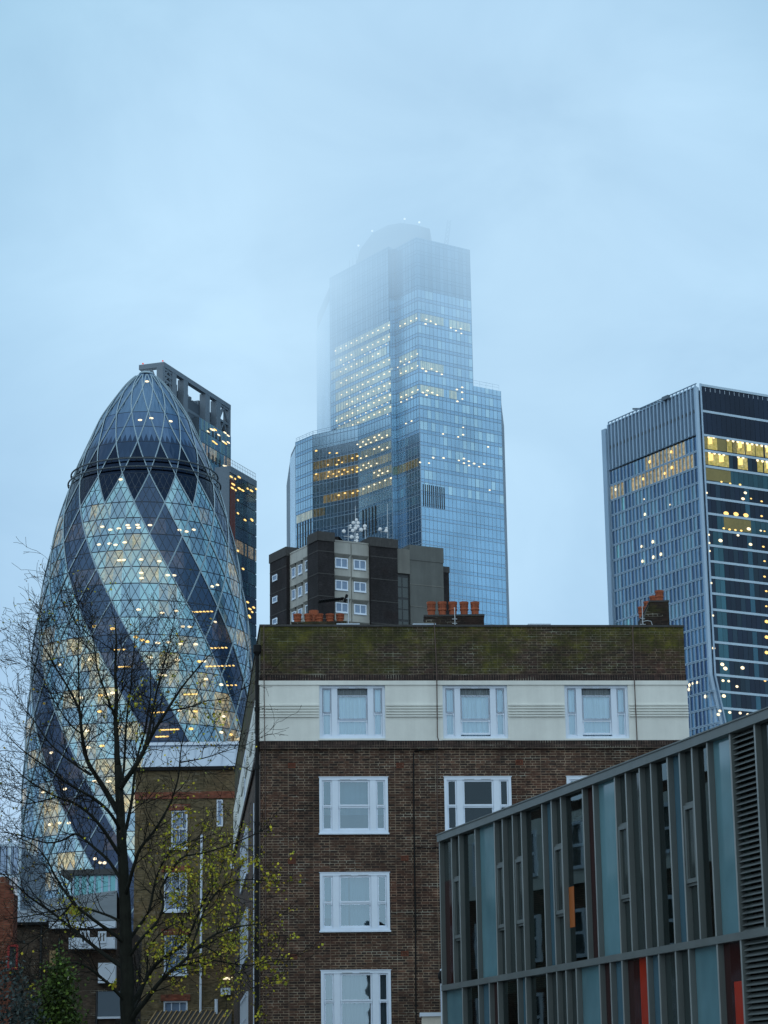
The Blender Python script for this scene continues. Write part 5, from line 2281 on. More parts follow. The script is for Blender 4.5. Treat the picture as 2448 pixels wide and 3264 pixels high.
D4 = lambda lst: [(900 + x / 3.687, 1250 + y / 3.687, r) for x, y, r in lst]
A4 = lambda lst: [(900 + a / 3.687, 1250 + b / 3.687, 900 + c / 3.687, 1250 + d / 3.687) for a, b, c, d in lst]
mast('tall dish mast crowded with round white dishes on the tower block roof', 900 + 862 / 3.687, 1250 + 1760 / 3.687, 1250 + 1340 / 3.687, 287,
     D4([(872, 1508, .16), (826, 1540, .17), (893, 1543, .17), (855, 1575, .11), (900, 1580, .16), (868, 1605, .19), (826, 1632, .18), (915, 1622, .20), (795, 1580, .13), (790, 1600, .10), (720, 1640, .20),
         (826, 1705, .20), (878, 1680, .13), (875, 1715, .16), (876, 1752, .16), (843, 1752, .08)] and
        [(872, 1508, .5), (826, 1540, .55), (893, 1543, .55), (855, 1575, .36), (900, 1580, .5), (868, 1605, .6), (826, 1632, .58), (915, 1622, .65), (795, 1575, .4), (790, 1600, .33), (720, 1640, .6),
         (826, 1705, .62), (878, 1680, .4), (875, 1715, .5), (876, 1752, .5), (843, 1752, .28)]),
     A4([(775, 1760, 775, 1560), (722, 1695, 890, 1695), (775, 1640, 915, 1640), (800, 1590, 905, 1590), (845, 1560, 845, 1760)]))
mast('short stub mast with one round white dish above another on the tower block roof', 900 + 978 / 3.687, 1250 + 1650 / 3.687, 1250 + 1570 / 3.687, 290, D4([(978, 1580, .62), (978, 1612, .45)]), [])
mast('thin whip mast with two white dishes near the end of the tower block roof', 900 + 1240 / 3.687, 1250 + 1700 / 3.687, 1250 + 1310 / 3.687, 289,
     D4([(1160, 1615, .6), (1218, 1605, .35), (1218, 1635, .55)]), A4([(1160, 1660, 1160, 1600), (1160, 1640, 1240, 1640), (1218, 1660, 1218, 1600)]), .06)


# ------------------------------------------------------------------ yellow stock brick house with a lead roof
YS = 104
q0 = P(432, 2458, YS)
q1 = P(752, 2458, YS)
FS = Frame(q0, Vector((q0.x + 10, YS, 0)), outward=(0, -1))
zS = q0.z
stock = thing('stock_brick_house', 'yellow stock brick house with red bands and a pale lead roof behind the tree', 'house', (q0.x, YS, 0))


def sp(x, y):
    return FS.hit(x, y)


LS = sp(800, 2500)[0]
sw = []
for x0, x1, y0, y1 in ((545, 598, 2583, 2702), (522, 597, 2780, 2903), (522, 597, 2980, 3105), (520, 598, 3190, 3300), (690, 711, 2548, 2634), (733, 745, 2752, 2768), (727, 742, 2956, 2968)):
    a, zb_ = sp(x0, y1)
    b, za_ = sp(x1, y0)
    sw.append((a, b, zb_, za_))
mb = MB()
wall_cells(mb, FS, 0, LS, 0, zS, -.2, 0, sw)
mb.build('brick_wall', M['stock_brick'], stock)
zr0, zr1 = sp(600, 2546)[1], sp(600, 2524)[1]
MB().box(FS, -.02, LS, zr0, zr1, -.1, .06).build('red_band', M['red_brick'], stock)
MB().box(FS, -.03, LS, sp(600, 3190)[1] - 3.3, sp(600, 3190)[1] - 2.8, -.1, .05).build('red_band', M['red_brick'], stock)
for (a, b, z0, z1) in sw[:4]:
    mb = MB()
    mb.box(FS, a - .12, b + .12, z1 + .01, z1 + .28, -.1, .05)
    mb.build('lintel', M['red_brick'], stock)
for i, (a, b, z0, z1) in enumerate(sw):
    fr = MB()
    fr.ring(FS, a, b, z0, z1, .07, -.15, -.02)
    if i < 4:
        fr.box(FS, a - .06, b + .06, z0 - .10, z0 - .002, -.1, .10)
        fr.box(FS, a + .07, b - .07, (z0 + z1) / 2 - .04, (z0 + z1) / 2 + .04, -.15, -.03)
        for f_ in (.33, .67):
            u = a + (b - a) * f_
            fr.box(FS, u - .018, u + .018, (z0 + z1) / 2, z1 - .07, -.14, -.05)
        fr.box(FS, (a + b) / 2 - .018, (a + b) / 2 + .018, z0 + .07, (z0 + z1) / 2, -.14, -.05)
    wn = fr.build('window', M['white_paint'], stock)
    MB().quad(FS, a + .06, b - .06, z0 + .06, z1 - .06, -.10).build('pane', M['block_pane'], wn)
mb = MB()
u, z = sp(643, 2660)
mb.tube([FS.p(u, 0, .08), FS.p(u, z, .08)], .055, 8)
mb.build('drainpipe', M['white_paint'], stock)
mb = MB()
mb.box(FS, -.1, LS, zS, zS + .16, -.2, .16)
mb.build('gutter', M['black_pipe'], stock)
zR2 = P(600, 2376, YS + .9).z
mb = MB()
mb.poly([FS.p(.2, zS + .16, -.1), FS.p(LS, zS + .16, -.1), FS.p(LS, zR2, -.9), FS.p(.5, zR2, -.9)])
mb.poly([FS.p(.2, zS + .16, -.1), FS.p(.5, zR2, -.9), FS.p(.5, zR2, -8), FS.p(.2, zS + .16, -8.5)])
mb.poly([FS.p(.5, zR2, -.9), FS.p(LS, zR2, -.9), FS.p(LS, zR2, -8), FS.p(.5, zR2, -8)])
for k in range(9):
    u = .8 + k * .62
    mb.tube([FS.p(u, zS + .17, -.08), FS.p(u + .02, zR2, -.87)], .022, 5)
mb.build('lead_roof', M['lead'], stock)
MB().box(FS, .4, LS, zR2, zR2 + .14, -1.1, -.78).build('roof_trim', M['white_paint'], stock)
mb = MB()
mb.prism([FS.p(.02, 0, -.21), FS.p(LS, 0, -.21), FS.p(LS, 0, -9), FS.p(.02, 0, -9)], 0, zS - .02)
mb.build('rear_wall', M['stock_brick'], stock)
# small lit lamp and vent box low on that wall
a = sp(712, 3160)
MB().box(FS, sp(705, 3160)[0], sp(735, 3160)[0], sp(705, 3172)[1], sp(705, 3150)[1], -.1, .3).build('vent_box', M['white_paint'], stock)
u, z = sp(690, 3185)
MB().tube([FS.p(u, z - .65, .1), FS.p(u, z, .1)], .075, 8).build('flue', M['white_paint'], stock)
u, z = sp(726, 3119)
MB().box(FS, u - .2, u + .2, z - .05, z + .05, -.02, .12).build('wall_lamp', M['lamp_white'], stock)
# lean-to roof of battens at its foot
mb = MB()
a0, a1 = sp(500, 3222), sp(740, 3222)
for k in range(16):
    u = a0[0] + (a1[0] - a0[0]) * k / 15
    mb.tube([FS.p(u, a0[1], .05), FS.p(u - .55, a0[1] - 1.0, 1.0)], .03, 4)
mb.poly([FS.p(a0[0] - .6, a0[1] - 1.02, .98), FS.p(a1[0], a0[1] - 1.02, .98), FS.p(a1[0], a0[1] - .03, .02), FS.p(a0[0], a0[1] - .03, .02)], 1)
mb.build('pergola', [M['timber'], M['felt']], stock)

# ------------------------------------------------------------------ low brick buildings behind the tree
YL = 88


def add_low(name, label, cat, px0, px1, ytop, Y, depth, mat):
    a, b = P(px0, ytop, Y), P(px1, ytop, Y)
    F = Frame(a, Vector((b.x, Y, 0)), outward=(0, -1))
    root = thing(name, label, cat, (a.x, Y, 0))
    mb = MB()
    mb.box(F, 0, F.len, 0, a.z, -depth, 0)
    mb.build('brick_wall', M[mat], root)
    return root, F, a.z


low, FLo, zLo = add_low('low_brick_house', 'low dull brick house with a slate lean-to roof and white fascia behind the bare tree', 'house', 38, 372, 2940, YL, 9, 'stock_brick_dull')


def lp(x, y):
    return FLo.hit(x, y)


# lean-to roof rising behind the fascia, to a ridge further back
r0, r1 = P(38, 2935, YL), P(372, 2935, YL)
t0_, t1_ = P(130, 2868, YL + 3.5), P(372, 2838, YL + 3.5)
mb = MB()
mb.poly([r0, r1, t1_, t0_])
mb.poly([t0_, t1_, Vector((t1_.x, YL + 9, zLo)), Vector((t0_.x, YL + 9, zLo))])
mb.poly([r0, t0_, Vector((t0_.x, YL + 9, zLo)), Vector((r0.x, YL + 9, zLo))])
mb.build('slate_roof', M['slate'], low)
mb = MB()
mb.box(FLo, 0, FLo.len * .33, zLo - .02, zLo + .42, -.1, .2)
mb.build('fascia', M['lead'], low)
mb = MB()
mb.box(FLo, -.05, FLo.len * .36, zLo - .12, zLo - .02, -.1, .28)
mb.build('gutter', M['black_pipe'], low)
# long roof light in the slope
mb = MB()
a, b = P(176, 2898, YL + 1.6), P(200, 2886, YL + 1.9)
mb.tube([a, b], .05, 5)
mb.tube([P(180, 2892, YL + 1.7), P(202, 2880, YL + 2.0)], .05, 5)
mb.build('roof_light', M['white_paint'], low)
# flat white roof band, bay boxes, door and windows
mb = MB()
for x0, x1, y0, y1, d in ((160, 372, 2962, 2938, .35), (225, 372, 3028, 2990, .55)):
    (ua, za), (ub, zb) = lp(x0, y0), lp(x1, y1)
    mb.box(FLo, ua, ub, za, zb, -.1, d)
mb.build('bay_cladding', M['white_paint'], low)
for x0, x1, y0, y1 in ((262, 292, 3012, 2970), (318, 345, 3010, 2972)):
    (ua, za), (ub, zb) = lp(x0, y0), lp(x1, y1)
    fr = MB()
    fr.ring(FLo, ua, ub, za, zb, .07, .54, .60)
    fr.box(FLo, (ua + ub) / 2 - .03, (ua + ub) / 2 + .03, za + .07, zb - .07, .54, .59)
    wn = fr.build('window', M['white_paint'], low)
    MB().quad(FLo, ua + .06, ub - .06, za + .06, zb - .06, .57).build('pane', M['smoke_pane'], wn)
for x0, x1, y0, y1, m_ in ((157, 178, 3110, 3030, 'timber'), (212, 221, 3130, 3088, 'cream')):
    (ua, za), (ub, zb) = lp(x0, y0), lp(x1, y1)
    MB().box(FLo, ua, ub, za, zb, -.02, .05).build('door_panel', M[m_], low)
(ua, za), (ub, zb) = lp(315, 3135), lp(372, 3070)
MB().box(FLo, ua, ub, za, zb, -.02, .30).build('bay_cladding', M['white_paint'], low)
(ua, za), (ub, zb) = lp(312, 3240), lp(385, 3160)
MB().box(FLo, ua, ub, za, zb, -.02, .10).build('shutter', M['steel_blue'], low)
(ua, za), (ub, zb) = lp(312, 3248), lp(385, 3240)
MB().box(FLo, ua, ub, za, zb, -.02, .16).build('sill', M['white_paint'], low)
for x, ya, yb in ((133, 2950, 3120), (190, 2990, 3090), (310, 3160, 3264)):
    u, z1 = lp(x, ya)
    z0 = lp(x, yb)[1]
    MB().tube([FLo.p(u, z0, .07), FLo.p(u, z1, .07)], .045, 6).build('drainpipe', M['dark_metal'], low)

# orange-red rendered gable wall at the edge, with a red sign bracket
a, b = P(-60, 2850, 78), P(38, 2900, 78)
red = thing('red_brick_house', 'orange-red brick house wall with a stepped top and a small red framed sign', 'house', (a.x, 78, 0))
mb = MB()
z = lambda y: P(0, y, 78).z
Fr = Frame((a.x, 78), (b.x, 78), outward=(0, -1))
X = lambda px: Fr.hit(px, 3000)[0]
for x0, x1, y in ((-60, 12, 2795), (12, 26, 2820), (26, 40, 2850)):
    mb.box(Fr, X(x0) + .002, X(x1), 0, z(y), -.9, 0)
mb.build('brick_wall', M['red_brick'], red)
mb = MB()
s0, s1 = Fr.hit(32, 3095), Fr.hit(68, 3015)
Fsg = Frame((a.x, 77.4), (a.x + 5, 77.4), outward=(0, -1))
mb.ring(Fsg, s0[0], s1[0], s0[1], s1[1], .07, 0, .06)
mb.quad(Fsg, s0[0], s1[0], s0[1], s1[1], .02, 1)
mb.tube([Vector((a.x + s0[0], 77.4, s0[1] + .3)), Vector((a.x + s0[0], 78.2, s0[1] + .3))], .03, 5)
mb.build('sign', [M['red_paint'], M['dark_metal']], red)

# pale glass office far behind at the picture's edge
a, b = P(-40, 2690, 260), P(64, 2690, 260)
fo = thing('pale_glass_office', 'distant pale glass office with white posts at the foot of the spiral tower', 'office', (a.x, 260, 0))
Ff = Frame((a.x, 260), (b.x, 260), outward=(0, -1))
MB().prism([Ff.p(0, 0, -.3), Ff.p(Ff.len, 0, -.3), Ff.p(Ff.len, 0, -20), Ff.p(0, 0, -20)], 0, a.z - .3).build('core', M['steel_blue'], fo)
k = 0
z1 = a.z
while z1 > 3:
    mb = MB()
    for i in range(5):
        c = jit(T(120, 142, 160) if k % 3 else T(84, 116, 148), .15)
        mb.quad(Ff, Ff.len * i / 5 + .05, Ff.len * (i + 1) / 5 - .05, z1 - 3.4, z1 - .3, 0, 0, (*c[:3], 0))
    mb.build('glazing_band', M['tower_pane'], fo)
    MB().box(Ff, 0, Ff.len, z1 - .3, z1, -.2, .12).build('floor_edge', M['white_band'], fo)
    z1 -= 3.5
    k += 1
for px in (-8, 30, 62):
    u = Ff.hit(px, 2800)[0]
    MB().box(Ff, u - .15, u + .15, 0, a.z + .5, -.1, .3).build('post', M['white_band'], fo)

# ------------------------------------------------------------------ green roofed lit pavilion at the foot of the spiral tower
a, b = P(235, 2775, 230), P(372, 2775, 230)
pav = thing('glass_pavilion', 'small glass pavilion with lit lamps seen through the bare branches', 'building', (a.x, 230, 0))
Fp = Frame((a.x, 230), (b.x, 230), outward=(0, -1))
z1 = a.z
mb = MB()
mb.box(Fp, -1.2, Fp.len + .5, z1 - .5, z1, -8, .8)
mb.build('roof', M['dark_metal'], pav)
for i in range(6):
    mb = MB()
    mb.quad(Fp, Fp.len * i / 6 + .06, Fp.len * (i + 1) / 6 - .06, z1 - 5, z1 - .55, 0, 0, (*jit(T(70, 130, 150), .2)[:3], 0))
    mb.build('glazing', M['tower_pane'], pav)
mb = MB()
for i in range(7):
    u = Fp.len * i / 6
    mb.box(Fp, u - .1, u + .1, 0, z1 - .5, -.2, .2)
mb.build('mullion_frame', M['fin_metal'], pav)
MB().box(Fp, .1, Fp.len - .1, 0, z1 - 5.05, -7, -.05).build('plinth', M['concrete_dark'], pav)
for px, py in ((318, 2750), (333, 2751), (302, 2738)):
    c = P(px, py, 229.5)
    mb = MB()
    mb.tube([Vector((c.x, c.y, z1)), c], .06, 5)
    mb.lathe(c, [(0, -.15), (.18, -.05), (.18, .1), (0, .18)], 8, 1)
    mb.build('roof_lamp', [M['dark_metal'], M['lamp_white']], pav)

# ------------------------------------------------------------------ street tree, nearly bare, last lime-yellow leaves
rt = random.Random(21)
YT = 42.0
tb = P(409, 3264, YT)
tree = thing('lime_tree', 'nearly bare street tree with dark branching limbs and a few last yellow leaves', 'tree', (tb.x, YT, 0))


def tp(x, y, dy=0.0):
    return P(x, y, YT + dy)


BUD = [0]
twigs = []          # (points, radii)
leaf_pts = []


def limb(pts, r0, r1, name='limb'):
    q = [tp(*p) for p in pts]
    # resample with a little waver
    out = []
    for i in range(len(q) - 1):
        n = max(2, int((q[i + 1] - q[i]).length / .12))
        for k in range(n):
            t = k / n
            p = q[i].lerp(q[i + 1], t)
            if i or k:
                p = p + Vector((rt.gauss(0, .010), rt.gauss(0, .015), rt.gauss(0, .010)))
            out.append(p)
    out.append(q[-1])
    # smooth
    for _ in range(2):
        out = [out[0]] + [(out[i - 1] + out[i] * 2 + out[i + 1]) / 4 for i in range(1, len(out) - 1)] + [out[-1]]
    m = len(out) - 1
    rad = [r0 + (r1 - r0) * (i / m) ** .8 for i in range(m + 1)]
    return out, rad


MB_T = MB()
trunk = [(416, 3700, 0), (412, 3400, 0), (409, 3264, 0), (405, 3130, 0), (401, 3000, 0), (398, 2880, 0), (393, 2760, 0), (386, 2640, 0), (380, 2530, 0), (376, 2440, 0)]
o_, r_ = limb(trunk, .185, .070)
MB_T.tube(o_, r_, 10)
trunk_o = MB_T.build('trunk', M['bark'], tree, smooth=True)

# main limbs: photo tracks (x, y, depth offset), start and end radius
LIMBS = [
    ([(376, 2440, 0), (371, 2380, .05), (368, 2300, .1), (371, 2230, .1), (366, 2150, .2), (372, 2060, .2), (368, 1985, .3)], .075, .012),
    ([(379, 2520, 0), (410, 2470, -.2), (436, 2440, -.3), (458, 2390, -.3), (490, 2330, -.4), (530, 2265, -.5), (580, 2190, -.6), (630, 2130, -.6), (665, 2090, -.7)], .070, .010),
    ([(458, 2390, -.3), (480, 2300, -.1), (495, 2220, 0), (520, 2130, 0), (545, 2040, .1), (552, 1990, .1)], .035, .008),
    ([(384, 2600, 0), (350, 2540, .2), (318, 2490, .3), (290, 2450, .3), (270, 2410, .4), (262, 2340, .4), (250, 2250, .5), (215, 2190, .5), (190, 2150, .6), (150, 2080, .6), (125, 2040, .6)], .075, .009),
    ([(270, 2410, .4), (255, 2300, .1), (252, 2200, 0), (248, 2100, 0), (252, 2000, -.1), (250, 1940, -.1)], .032, .007),
    ([(290, 2470, .3), (240, 2440, .6), (190, 2400, .8), (150, 2360, .8), (110, 2300, .9), (75, 2260, 1)], .03, .007),
    ([(386, 2650, 0), (350, 2590, -.5), (310, 2550, -.6), (250, 2520, -.8), (200, 2490, -.9), (140, 2440, -1.0), (80, 2400, -1.1), (30, 2350, -1.2)], .045, .008),
    ([(392, 2740, 0), (340, 2660, -.3), (300, 2600, -.4), (240, 2560, -.5), (180, 2540, -.5), (100, 2500, -.5), (30, 2430, -.6)], .05, .008),
    ([(396, 2820, 0), (355, 2750, .3), (300, 2700, .5), (240, 2650, .6), (215, 2675, .6), (150, 2690, .6), (60, 2660, .7), (-20, 2650, .7)], .045, .008),
    ([(402, 3010, 0), (360, 2975, -.3), (300, 2930, -.5), (230, 2880, -.7), (180, 2800, -.8), (150, 2740, -.8), (110, 2690, -.9), (60, 2670, -.9)], .05, .008),
    ([(403, 3090, 0), (355, 3060, .3), (290, 3010, .5), (215, 2950, .7), (160, 2900, .8), (90, 2860, .8), (30, 2800, .9), (-20, 2770, 1)], .055, .009),
    ([(407, 3200, 0), (360, 3150, -.3), (300, 3095, -.5), (240, 3060, -.6), (170, 3080, -.7), (100, 3120, -.7)], .045, .007),
    ([(400, 2950, 0), (340, 2915, .3), (260, 2890, .4), (180, 2900, .5), (100, 2920, .6), (20, 2930, .6)], .035, .007),
    ([(390, 2720, 0), (402, 2640, .3), (420, 2560, .4), (425, 2500, .5), (440, 2400, .6), (470, 2300, .7), (480, 2200, .7), (478, 2100, .8)], .05, .008),
    ([(397, 2860, 0), (420, 2780, -.4), (445, 2700, -.6), (500, 2640, -.8), (545, 2560, -.9), (570, 2480, -1), (575, 2380, -1), (600, 2300, -1)], .05, .008),
    ([(401, 3010, 0), (440, 2960, .3), (480, 2900, .5), (490, 2830, .6), (510, 2760, .7), (550, 2700, .8), (610, 2680, .8), (680, 2660, .9)], .045, .008),
    ([(403, 3060, 0), (450, 2990, -.3), (505, 2940, -.4), (530, 2870, -.4), (500, 2850, -.4), (540, 2780, -.5), (570, 2730, -.5), (640, 2720, -.6), (750, 2690, -.6), (850, 2640, -.6)], .04, .008),
    ([(408, 3220, 0), (450, 3150, .4), (480, 3090, .5), (510, 3060, .5), (560, 3030, .6), (600, 3000, .6), (625, 2920, .7), (660, 2850, .7), (700, 2790, .8), (715, 2730, .8)], .065, .009),
    ([(410, 3264, 0), (470, 3180, -.4), (530, 3110, -.6), (590, 3060, -.7), (640, 3010, -.8), (690, 2970, -.8), (760, 2950, -.9), (830, 2945, -1)], .07, .009),
    ([(600, 3050, -.7), (625, 2980, -.5), (650, 2900, -.4), (690, 2840, -.3), (730, 2810, -.3), (800, 2800, -.3), (860, 2810, -.3)], .035, .007),
    ([(560, 3085, -.6), (640, 3060, -.4), (700, 3060, -.3), (770, 3080, -.3), (850, 3070, -.2)], .028, .006),
    ([(640, 3010, -.8), (700, 3040, -1), (760, 3100, -1), (800, 3150, -1.1)], .018, .005),
    ([(409, 3264, 0), (440, 3190, .9), (470, 3110, 1.2), (470, 3020, 1.3), (520, 2960, 1.4), (590, 2930, 1.5)], .045, .008),
    ([(380, 2560, 0), (392, 2480, .6), (398, 2380, .8), (405, 2280, 1), (418, 2180, 1), (425, 2080, 1.1), (430, 2000, 1.2)], .04, .008),
    ([(530, 2265, -.5), (600, 2260, -.4), (660, 2230, -.3), (720, 2230, -.3), (770, 2200, -.3)], .02, .005),
    ([(575, 2430, -1), (640, 2420, -1), (700, 2400, -1), (770, 2380, -1)], .018, .005),
    ([(262, 2340, .4), (220, 2310, .2), (170, 2230, .1), (140, 2160, 0), (100, 2110, 0)], .02, .005),
    ([(180, 2540, -.5), (110, 2560, -.3), (50, 2560, -.2), (-10, 2530, 0)], .018, .005),
    ([(371, 2300, .1), (340, 2220, -.2), (310, 2130, -.4), (300, 2040, -.4), (290, 1960, -.5)], .03, .006),
    ([(230, 2880, -.7), (160, 2960, -.6), (90, 3010, -.6), (20, 3060, -.5)], .02, .005),
]


def grow(p, d, length, r, depth, bias):
    """a twig: a wavering line that forks"""
    n = max(3, int(length / .09))
    pts, rad = [p.copy()], [r]
    q = p.copy()
    dd = d.normalized()
    st = length / n
    for i in range(n):
        dd = (dd + Vector((rt.gauss(0, .17), rt.gauss(0, .17), rt.gauss(0, .17) + bias)) * .9).normalized()
        q = q + dd * st
        pts.append(q.copy())
        rad.append(max(.0036, r * (1 - .7 * (i + 1) / n)))
        if depth > 0 and i > 0 and rt.random() < (.74 if depth > 1 else .55):
            side = dd.cross(Vector((rt.gauss(0, 1), rt.gauss(0, 1), rt.gauss(0, 1)))).normalized()
            nd = (dd * rt.uniform(.6, 1.0) + side * rt.uniform(.5, .95)).normalized()
            grow(q, nd, length * rt.uniform(.35, .62), max(.0042, rad[-1] * .75), depth - 1, bias)
    twigs.append((pts, rad))
    leaf_pts.append((q.copy(), dd.copy()))
    if n > 3:
        leaf_pts.append((pts[n // 2].copy(), dd.copy()))


for track, ra, rb_ in LIMBS:
    o_, r_ = limb(track, ra * .82, rb_)
    lb = MB()
    lb.tube(o_, r_, 7)
    lo_ = lb.build('limb', M['bark'], tree, smooth=True)
    twigs.clear()
    m = len(o_)
    i = int(m * .22)
    while i < m:
        t = (o_[min(i + 1, m - 1)] - o_[max(i - 1, 0)]).normalized()
        side = t.cross(Vector((rt.gauss(0, 1), rt.gauss(0, 1), rt.gauss(0, 1)))).normalized()
        d = t * rt.uniform(.5, 1.0) + side * rt.uniform(.6, 1.0) + Vector((0, 0, .12))
        f = i / m
        grow(o_[i], d, rt.uniform(.4, 1.1) * (1.05 - .35 * f), max(.0065, min(.014, r_[i] * .45)), 2, .035)
        i += rt.choice((1, 1, 1, 2))
        if rt.random() < .45:
            side = t.cross(Vector((rt.gauss(0, 1), rt.gauss(0, 1), rt.gauss(0, 1)))).normalized()
            grow(o_[min(i, m - 1)], t * .6 + side + Vector((0, 0, .1)), rt.uniform(.3, .8), .0065, 1, .03)
    grow(o_[-1], (o_[-1] - o_[-3]), rt.uniform(.5, .8), r_[-1] * .9, 2, .03)
    reach = proj(o_[-1])[0]
    for f in ((.4, .6, .78) if reach < 560 else (.4, .6)):
        i = int(m * (f + rt.uniform(-.06, .06)))
        t = (o_[min(i + 1, m - 1)] - o_[max(i - 1, 0)]).normalized()
        side = t.cross(Vector((rt.gauss(0, 1), rt.gauss(0, 1), rt.gauss(0, 1)))).normalized()
        grow(o_[i], t * rt.uniform(.6, 1) + side * rt.uniform(.5, .9) + Vector((0, 0, .15)), rt.uniform(.8, 1.35) if reach < 560 else rt.uniform(.5, .85), max(.009, r_[i] * .5), 3, .04)
    tw = MB()
    for pts, rad in twigs:
        tw.tube(pts, rad, 3, caps=False)
    tw.build('twigs', M['twig_bark'], lo_)


# leaves hang where the photo keeps them: thick in the lower right of the crown, a sprinkle elsewhere
def leaf(mb, c, s, col):
    a = Vector((rt.gauss(0, 1), rt.gauss(0, 1), rt.gauss(0, 1))).normalized()
    b = a.cross(Vector((rt.gauss(0, 1), rt.gauss(0, 1), rt.gauss(0, .6)))).normalized()
    mb.poly([c, c + a * s * .5 + b * s * .42, c + a * s + b * s * .08, c + a * s * .5 - b * s * .42], 0, col)


LEAFC = ((.40, .38, .025), (.31, .32, .022), (.48, .41, .03), (.21, .235, .02), (.32, .22, .025))
fo_ = MB()
seedm = MB()
for c, d in leaf_pts:
    x, y = proj(c)
    right = max(0, min(1, (x - 420) / 130)) * max(0, min(1, (y - 2560) / 160))
    p = .035 + .62 * right * (1 if x < 800 else .5)
    if 190 < x < 300 and 2860 < y < 2960:
        p = .55
    if 430 < x < 760 and 2150 < y < 2560:
        p = .20
    if 320 < x < 470 and 2200 < y < 2330:
        p = .18
    if noise.noise(c * 1.6) < -.05 and right > .2:
        p *= .35
    if rt.random() < p:
        for _ in range(rt.choice((2, 3, 4, 5) if right > .4 else (1, 1, 2))):
            col = rt.choice(LEAFC)
            leaf(fo_, c + Vector((rt.gauss(0, .045), rt.gauss(0, .05), rt.gauss(0, .045))), rt.uniform(.036, .066), (*jit(col, .25)[:3], 0))
    elif rt.random() < .22:
        leaf(seedm, c - Vector((0, 0, .02)), rt.uniform(.02, .038), (*jit((.11, .07, .035), .35)[:3], 0))
for cx, cy, n, sx_, sy_ in ((862, 2815, 60, 24, 28), (835, 3070, 55, 32, 20), (880, 3110, 26, 20, 25), (850, 2975, 16, 16, 10), (772, 2745, 22, 9, 14), (815, 2745, 24, 12, 10), (905, 3125, 10, 12, 16),
                             (865, 2640, 6, 5, 5), (828, 3230, 14, 8, 20), (655, 2950, 40, 30, 24), (560, 2870, 60, 40, 30), (600, 2780, 60, 60, 30), (700, 2720, 40, 40, 24), (640, 3060, 60, 60, 40),
                             (500, 3030, 50, 36, 40), (470, 2940, 40, 24, 40), (245, 2900, 50, 28, 14), (725, 3000, 30, 24, 20), (640, 2620, 36, 50, 40), (430, 2240, 20, 20, 14), (690, 2290, 36, 40, 40),
                             (365, 3140, 16, 12, 16), (100, 3150, 12, 14, 6), (565, 2600, 26, 30, 30)):
    for _ in range(n):
        c = tp(rt.gauss(cx, sx_ * .62), rt.gauss(cy, sy_ * .62), rt.gauss(-.3, .35))
        leaf(fo_, c, rt.uniform(.045, .085), (*jit(rt.choice(LEAFC), .25)[:3], 0))
f_o = fo_.build('crown', M['lime_leaf'], tree)
seedm.build('seed_clusters', M['lime_leaf'], tree)  # small brown seed clusters at the twig ends, one scattered mesh


# ------------------------------------------------------------------ evergreens at the foot of the picture
def evergreen(name, label, px, ytop, Y, w_, n, cols, cone):
    top = P(px, ytop, Y)
    root = thing(name, label, 'shrub', (top.x, Y, 0))
    hgt_ = top.z
    MB().tube([(top.x, Y, 0), (top.x, Y, hgt_ * .75)], [.09, .03], 7).build('trunk', M['bark'], root)
    rr = random.Random(px)
    mb = MB()
    clumps = []
    for _ in range(n // 15):
        f = rr.random() ** (.8 if cone else .6)
        z = hgt_ * (1 - f * .97)
        if cone:
            R_ = w_ * (f ** .8) * rr.uniform(.55, 1.0)
        else:
            R_ = w_ * math.sqrt(max(0, 1 - (1 - min(1, f * 1.6)) ** 2)) * rr.uniform(.55, 1.0)
        a = rr.uniform(0, 6.283)
        clumps.append((Vector((top.x + R_ * math.cos(a), Y + R_ * math.sin(a), z)), rr.uniform(.55, 1.35)))
    for c, k in clumps:
        for _ in range(26):
            g_ = Vector((rr.gauss(0, .12), rr.gauss(0, .12), rr.gauss(0, .15)))
            p = c + g_
            a = (Vector((rr.gauss(0, 1), rr.gauss(0, 1), rr.gauss(.5, .8)))).normalized()
            b = a.cross(Vector((rr.gauss(0, 1), rr.gauss(0, 1), rr.gauss(0, 1)))).normalized()
            s_ = rr.uniform(.05, .10)
            col = rr.choice(cols)
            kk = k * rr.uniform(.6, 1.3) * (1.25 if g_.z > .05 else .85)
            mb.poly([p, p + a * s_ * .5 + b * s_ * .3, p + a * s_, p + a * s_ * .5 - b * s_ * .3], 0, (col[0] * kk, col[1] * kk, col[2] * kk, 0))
    mb.build('crown', M['bush_leaf'], root)


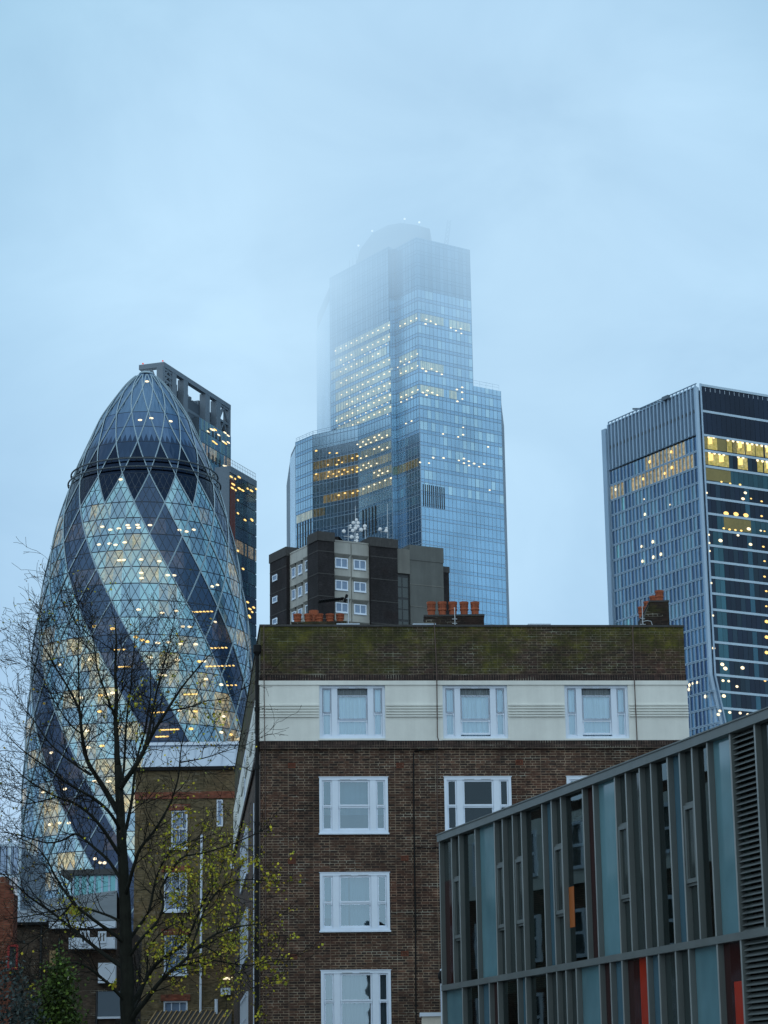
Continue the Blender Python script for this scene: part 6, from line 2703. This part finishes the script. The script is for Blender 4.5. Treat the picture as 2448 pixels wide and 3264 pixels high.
evergreen('evergreen_shrub', 'dark blue-green rounded evergreen shrub at the picture edge below the red wall', 14, 3080, 40, .72, 8000, ((.034, .052, .050), (.05, .072, .070), (.02, .033, .032)), False)
evergreen('conifer_shrub', 'pointed mid-green conifer shrub standing in front of the low brick house', 190, 3070, 41, .95, 9500, ((.050, .090, .014), (.070, .115, .018), (.028, .052, .011)), True)


# ------------------------------------------------------------------ the terrace across the street, seen mirrored in the office glass
ta, tb_ = Vector((-19.5, 93, 0)), Vector((-16.5, 52, 0))
FT = Frame(ta, tb_, outward=(1, 0))
terrace = thing('brick_terrace', 'brick terrace with white sash windows, mirrored in the clear strips of the glass office', 'building', (ta.x, ta.y, 0))
mb = MB()
mb.box(FT, 0, FT.len, 0, 12.4, -8, 0)
mb.build('brick_wall', M['brick'], terrace)
mb = MB()
mb.box(FT, -.02, FT.len + .02, 9.4, 12.0, -.1, .06)
mb.build('stucco_band', M['stucco'], terrace)
for zz in (1.2, 4.0, 6.8, 9.9):
    for k in range(13):
        u = 1.2 + k * 3.1
        fr = MB()
        fr.ring(FT, u, u + 1.5, zz, zz + 1.7, .12, 0, .14)
        fr.box(FT, u + .12, u + 1.38, zz + .8, zz + .9, 0, .13)
        fr.box(FT, u + .7, u + .8, zz + .12, zz + 1.58, 0, .12)
        wn = fr.build('window', M['white_paint'], terrace)
        MB().quad(FT, u + .1, u + 1.4, zz + .1, zz + 1.6, .09).build('pane', M['orange_panel'] if (k in (6,) and zz == 4.0) else M['smoke_pane'], wn)


# ------------------------------------------------------------------ small things on the brick house: vents, flashing and a second cable run
for px, py in ((930, 2440), (1275, 2440), (1290, 2735), (930, 2745), (1290, 3040), (935, 3050), (1655, 2430)):
    u, z = FB.hit(px, py)
    mb = MB()
    mb.ring(FB, u - .11, u + .11, z - .075, z + .075, .018, -.01, .014)
    for q in range(4):
        mb.box(FB, u - .09, u + .09, z - .052 + q * .03, z - .038 + q * .03, -.01, .010)
    mb.build('air_brick', M['terracotta_dark'], house)
cable([(1320, 2700), (1360, 2703), (1395, 2701), (1412, 2704)], .011, 'black_pipe')
cable([(1323, 2965), (1360, 2967), (1403, 2968)], .011, 'black_pipe')
for px in (1110, 1353, 1720):
    u, z = FB.hit(px, 2005)
    MB().box(FB, u - .35, u + .35, ZT + .062, ZT + .10, -.30, .01).build('coping_patch', M['lead'], house)
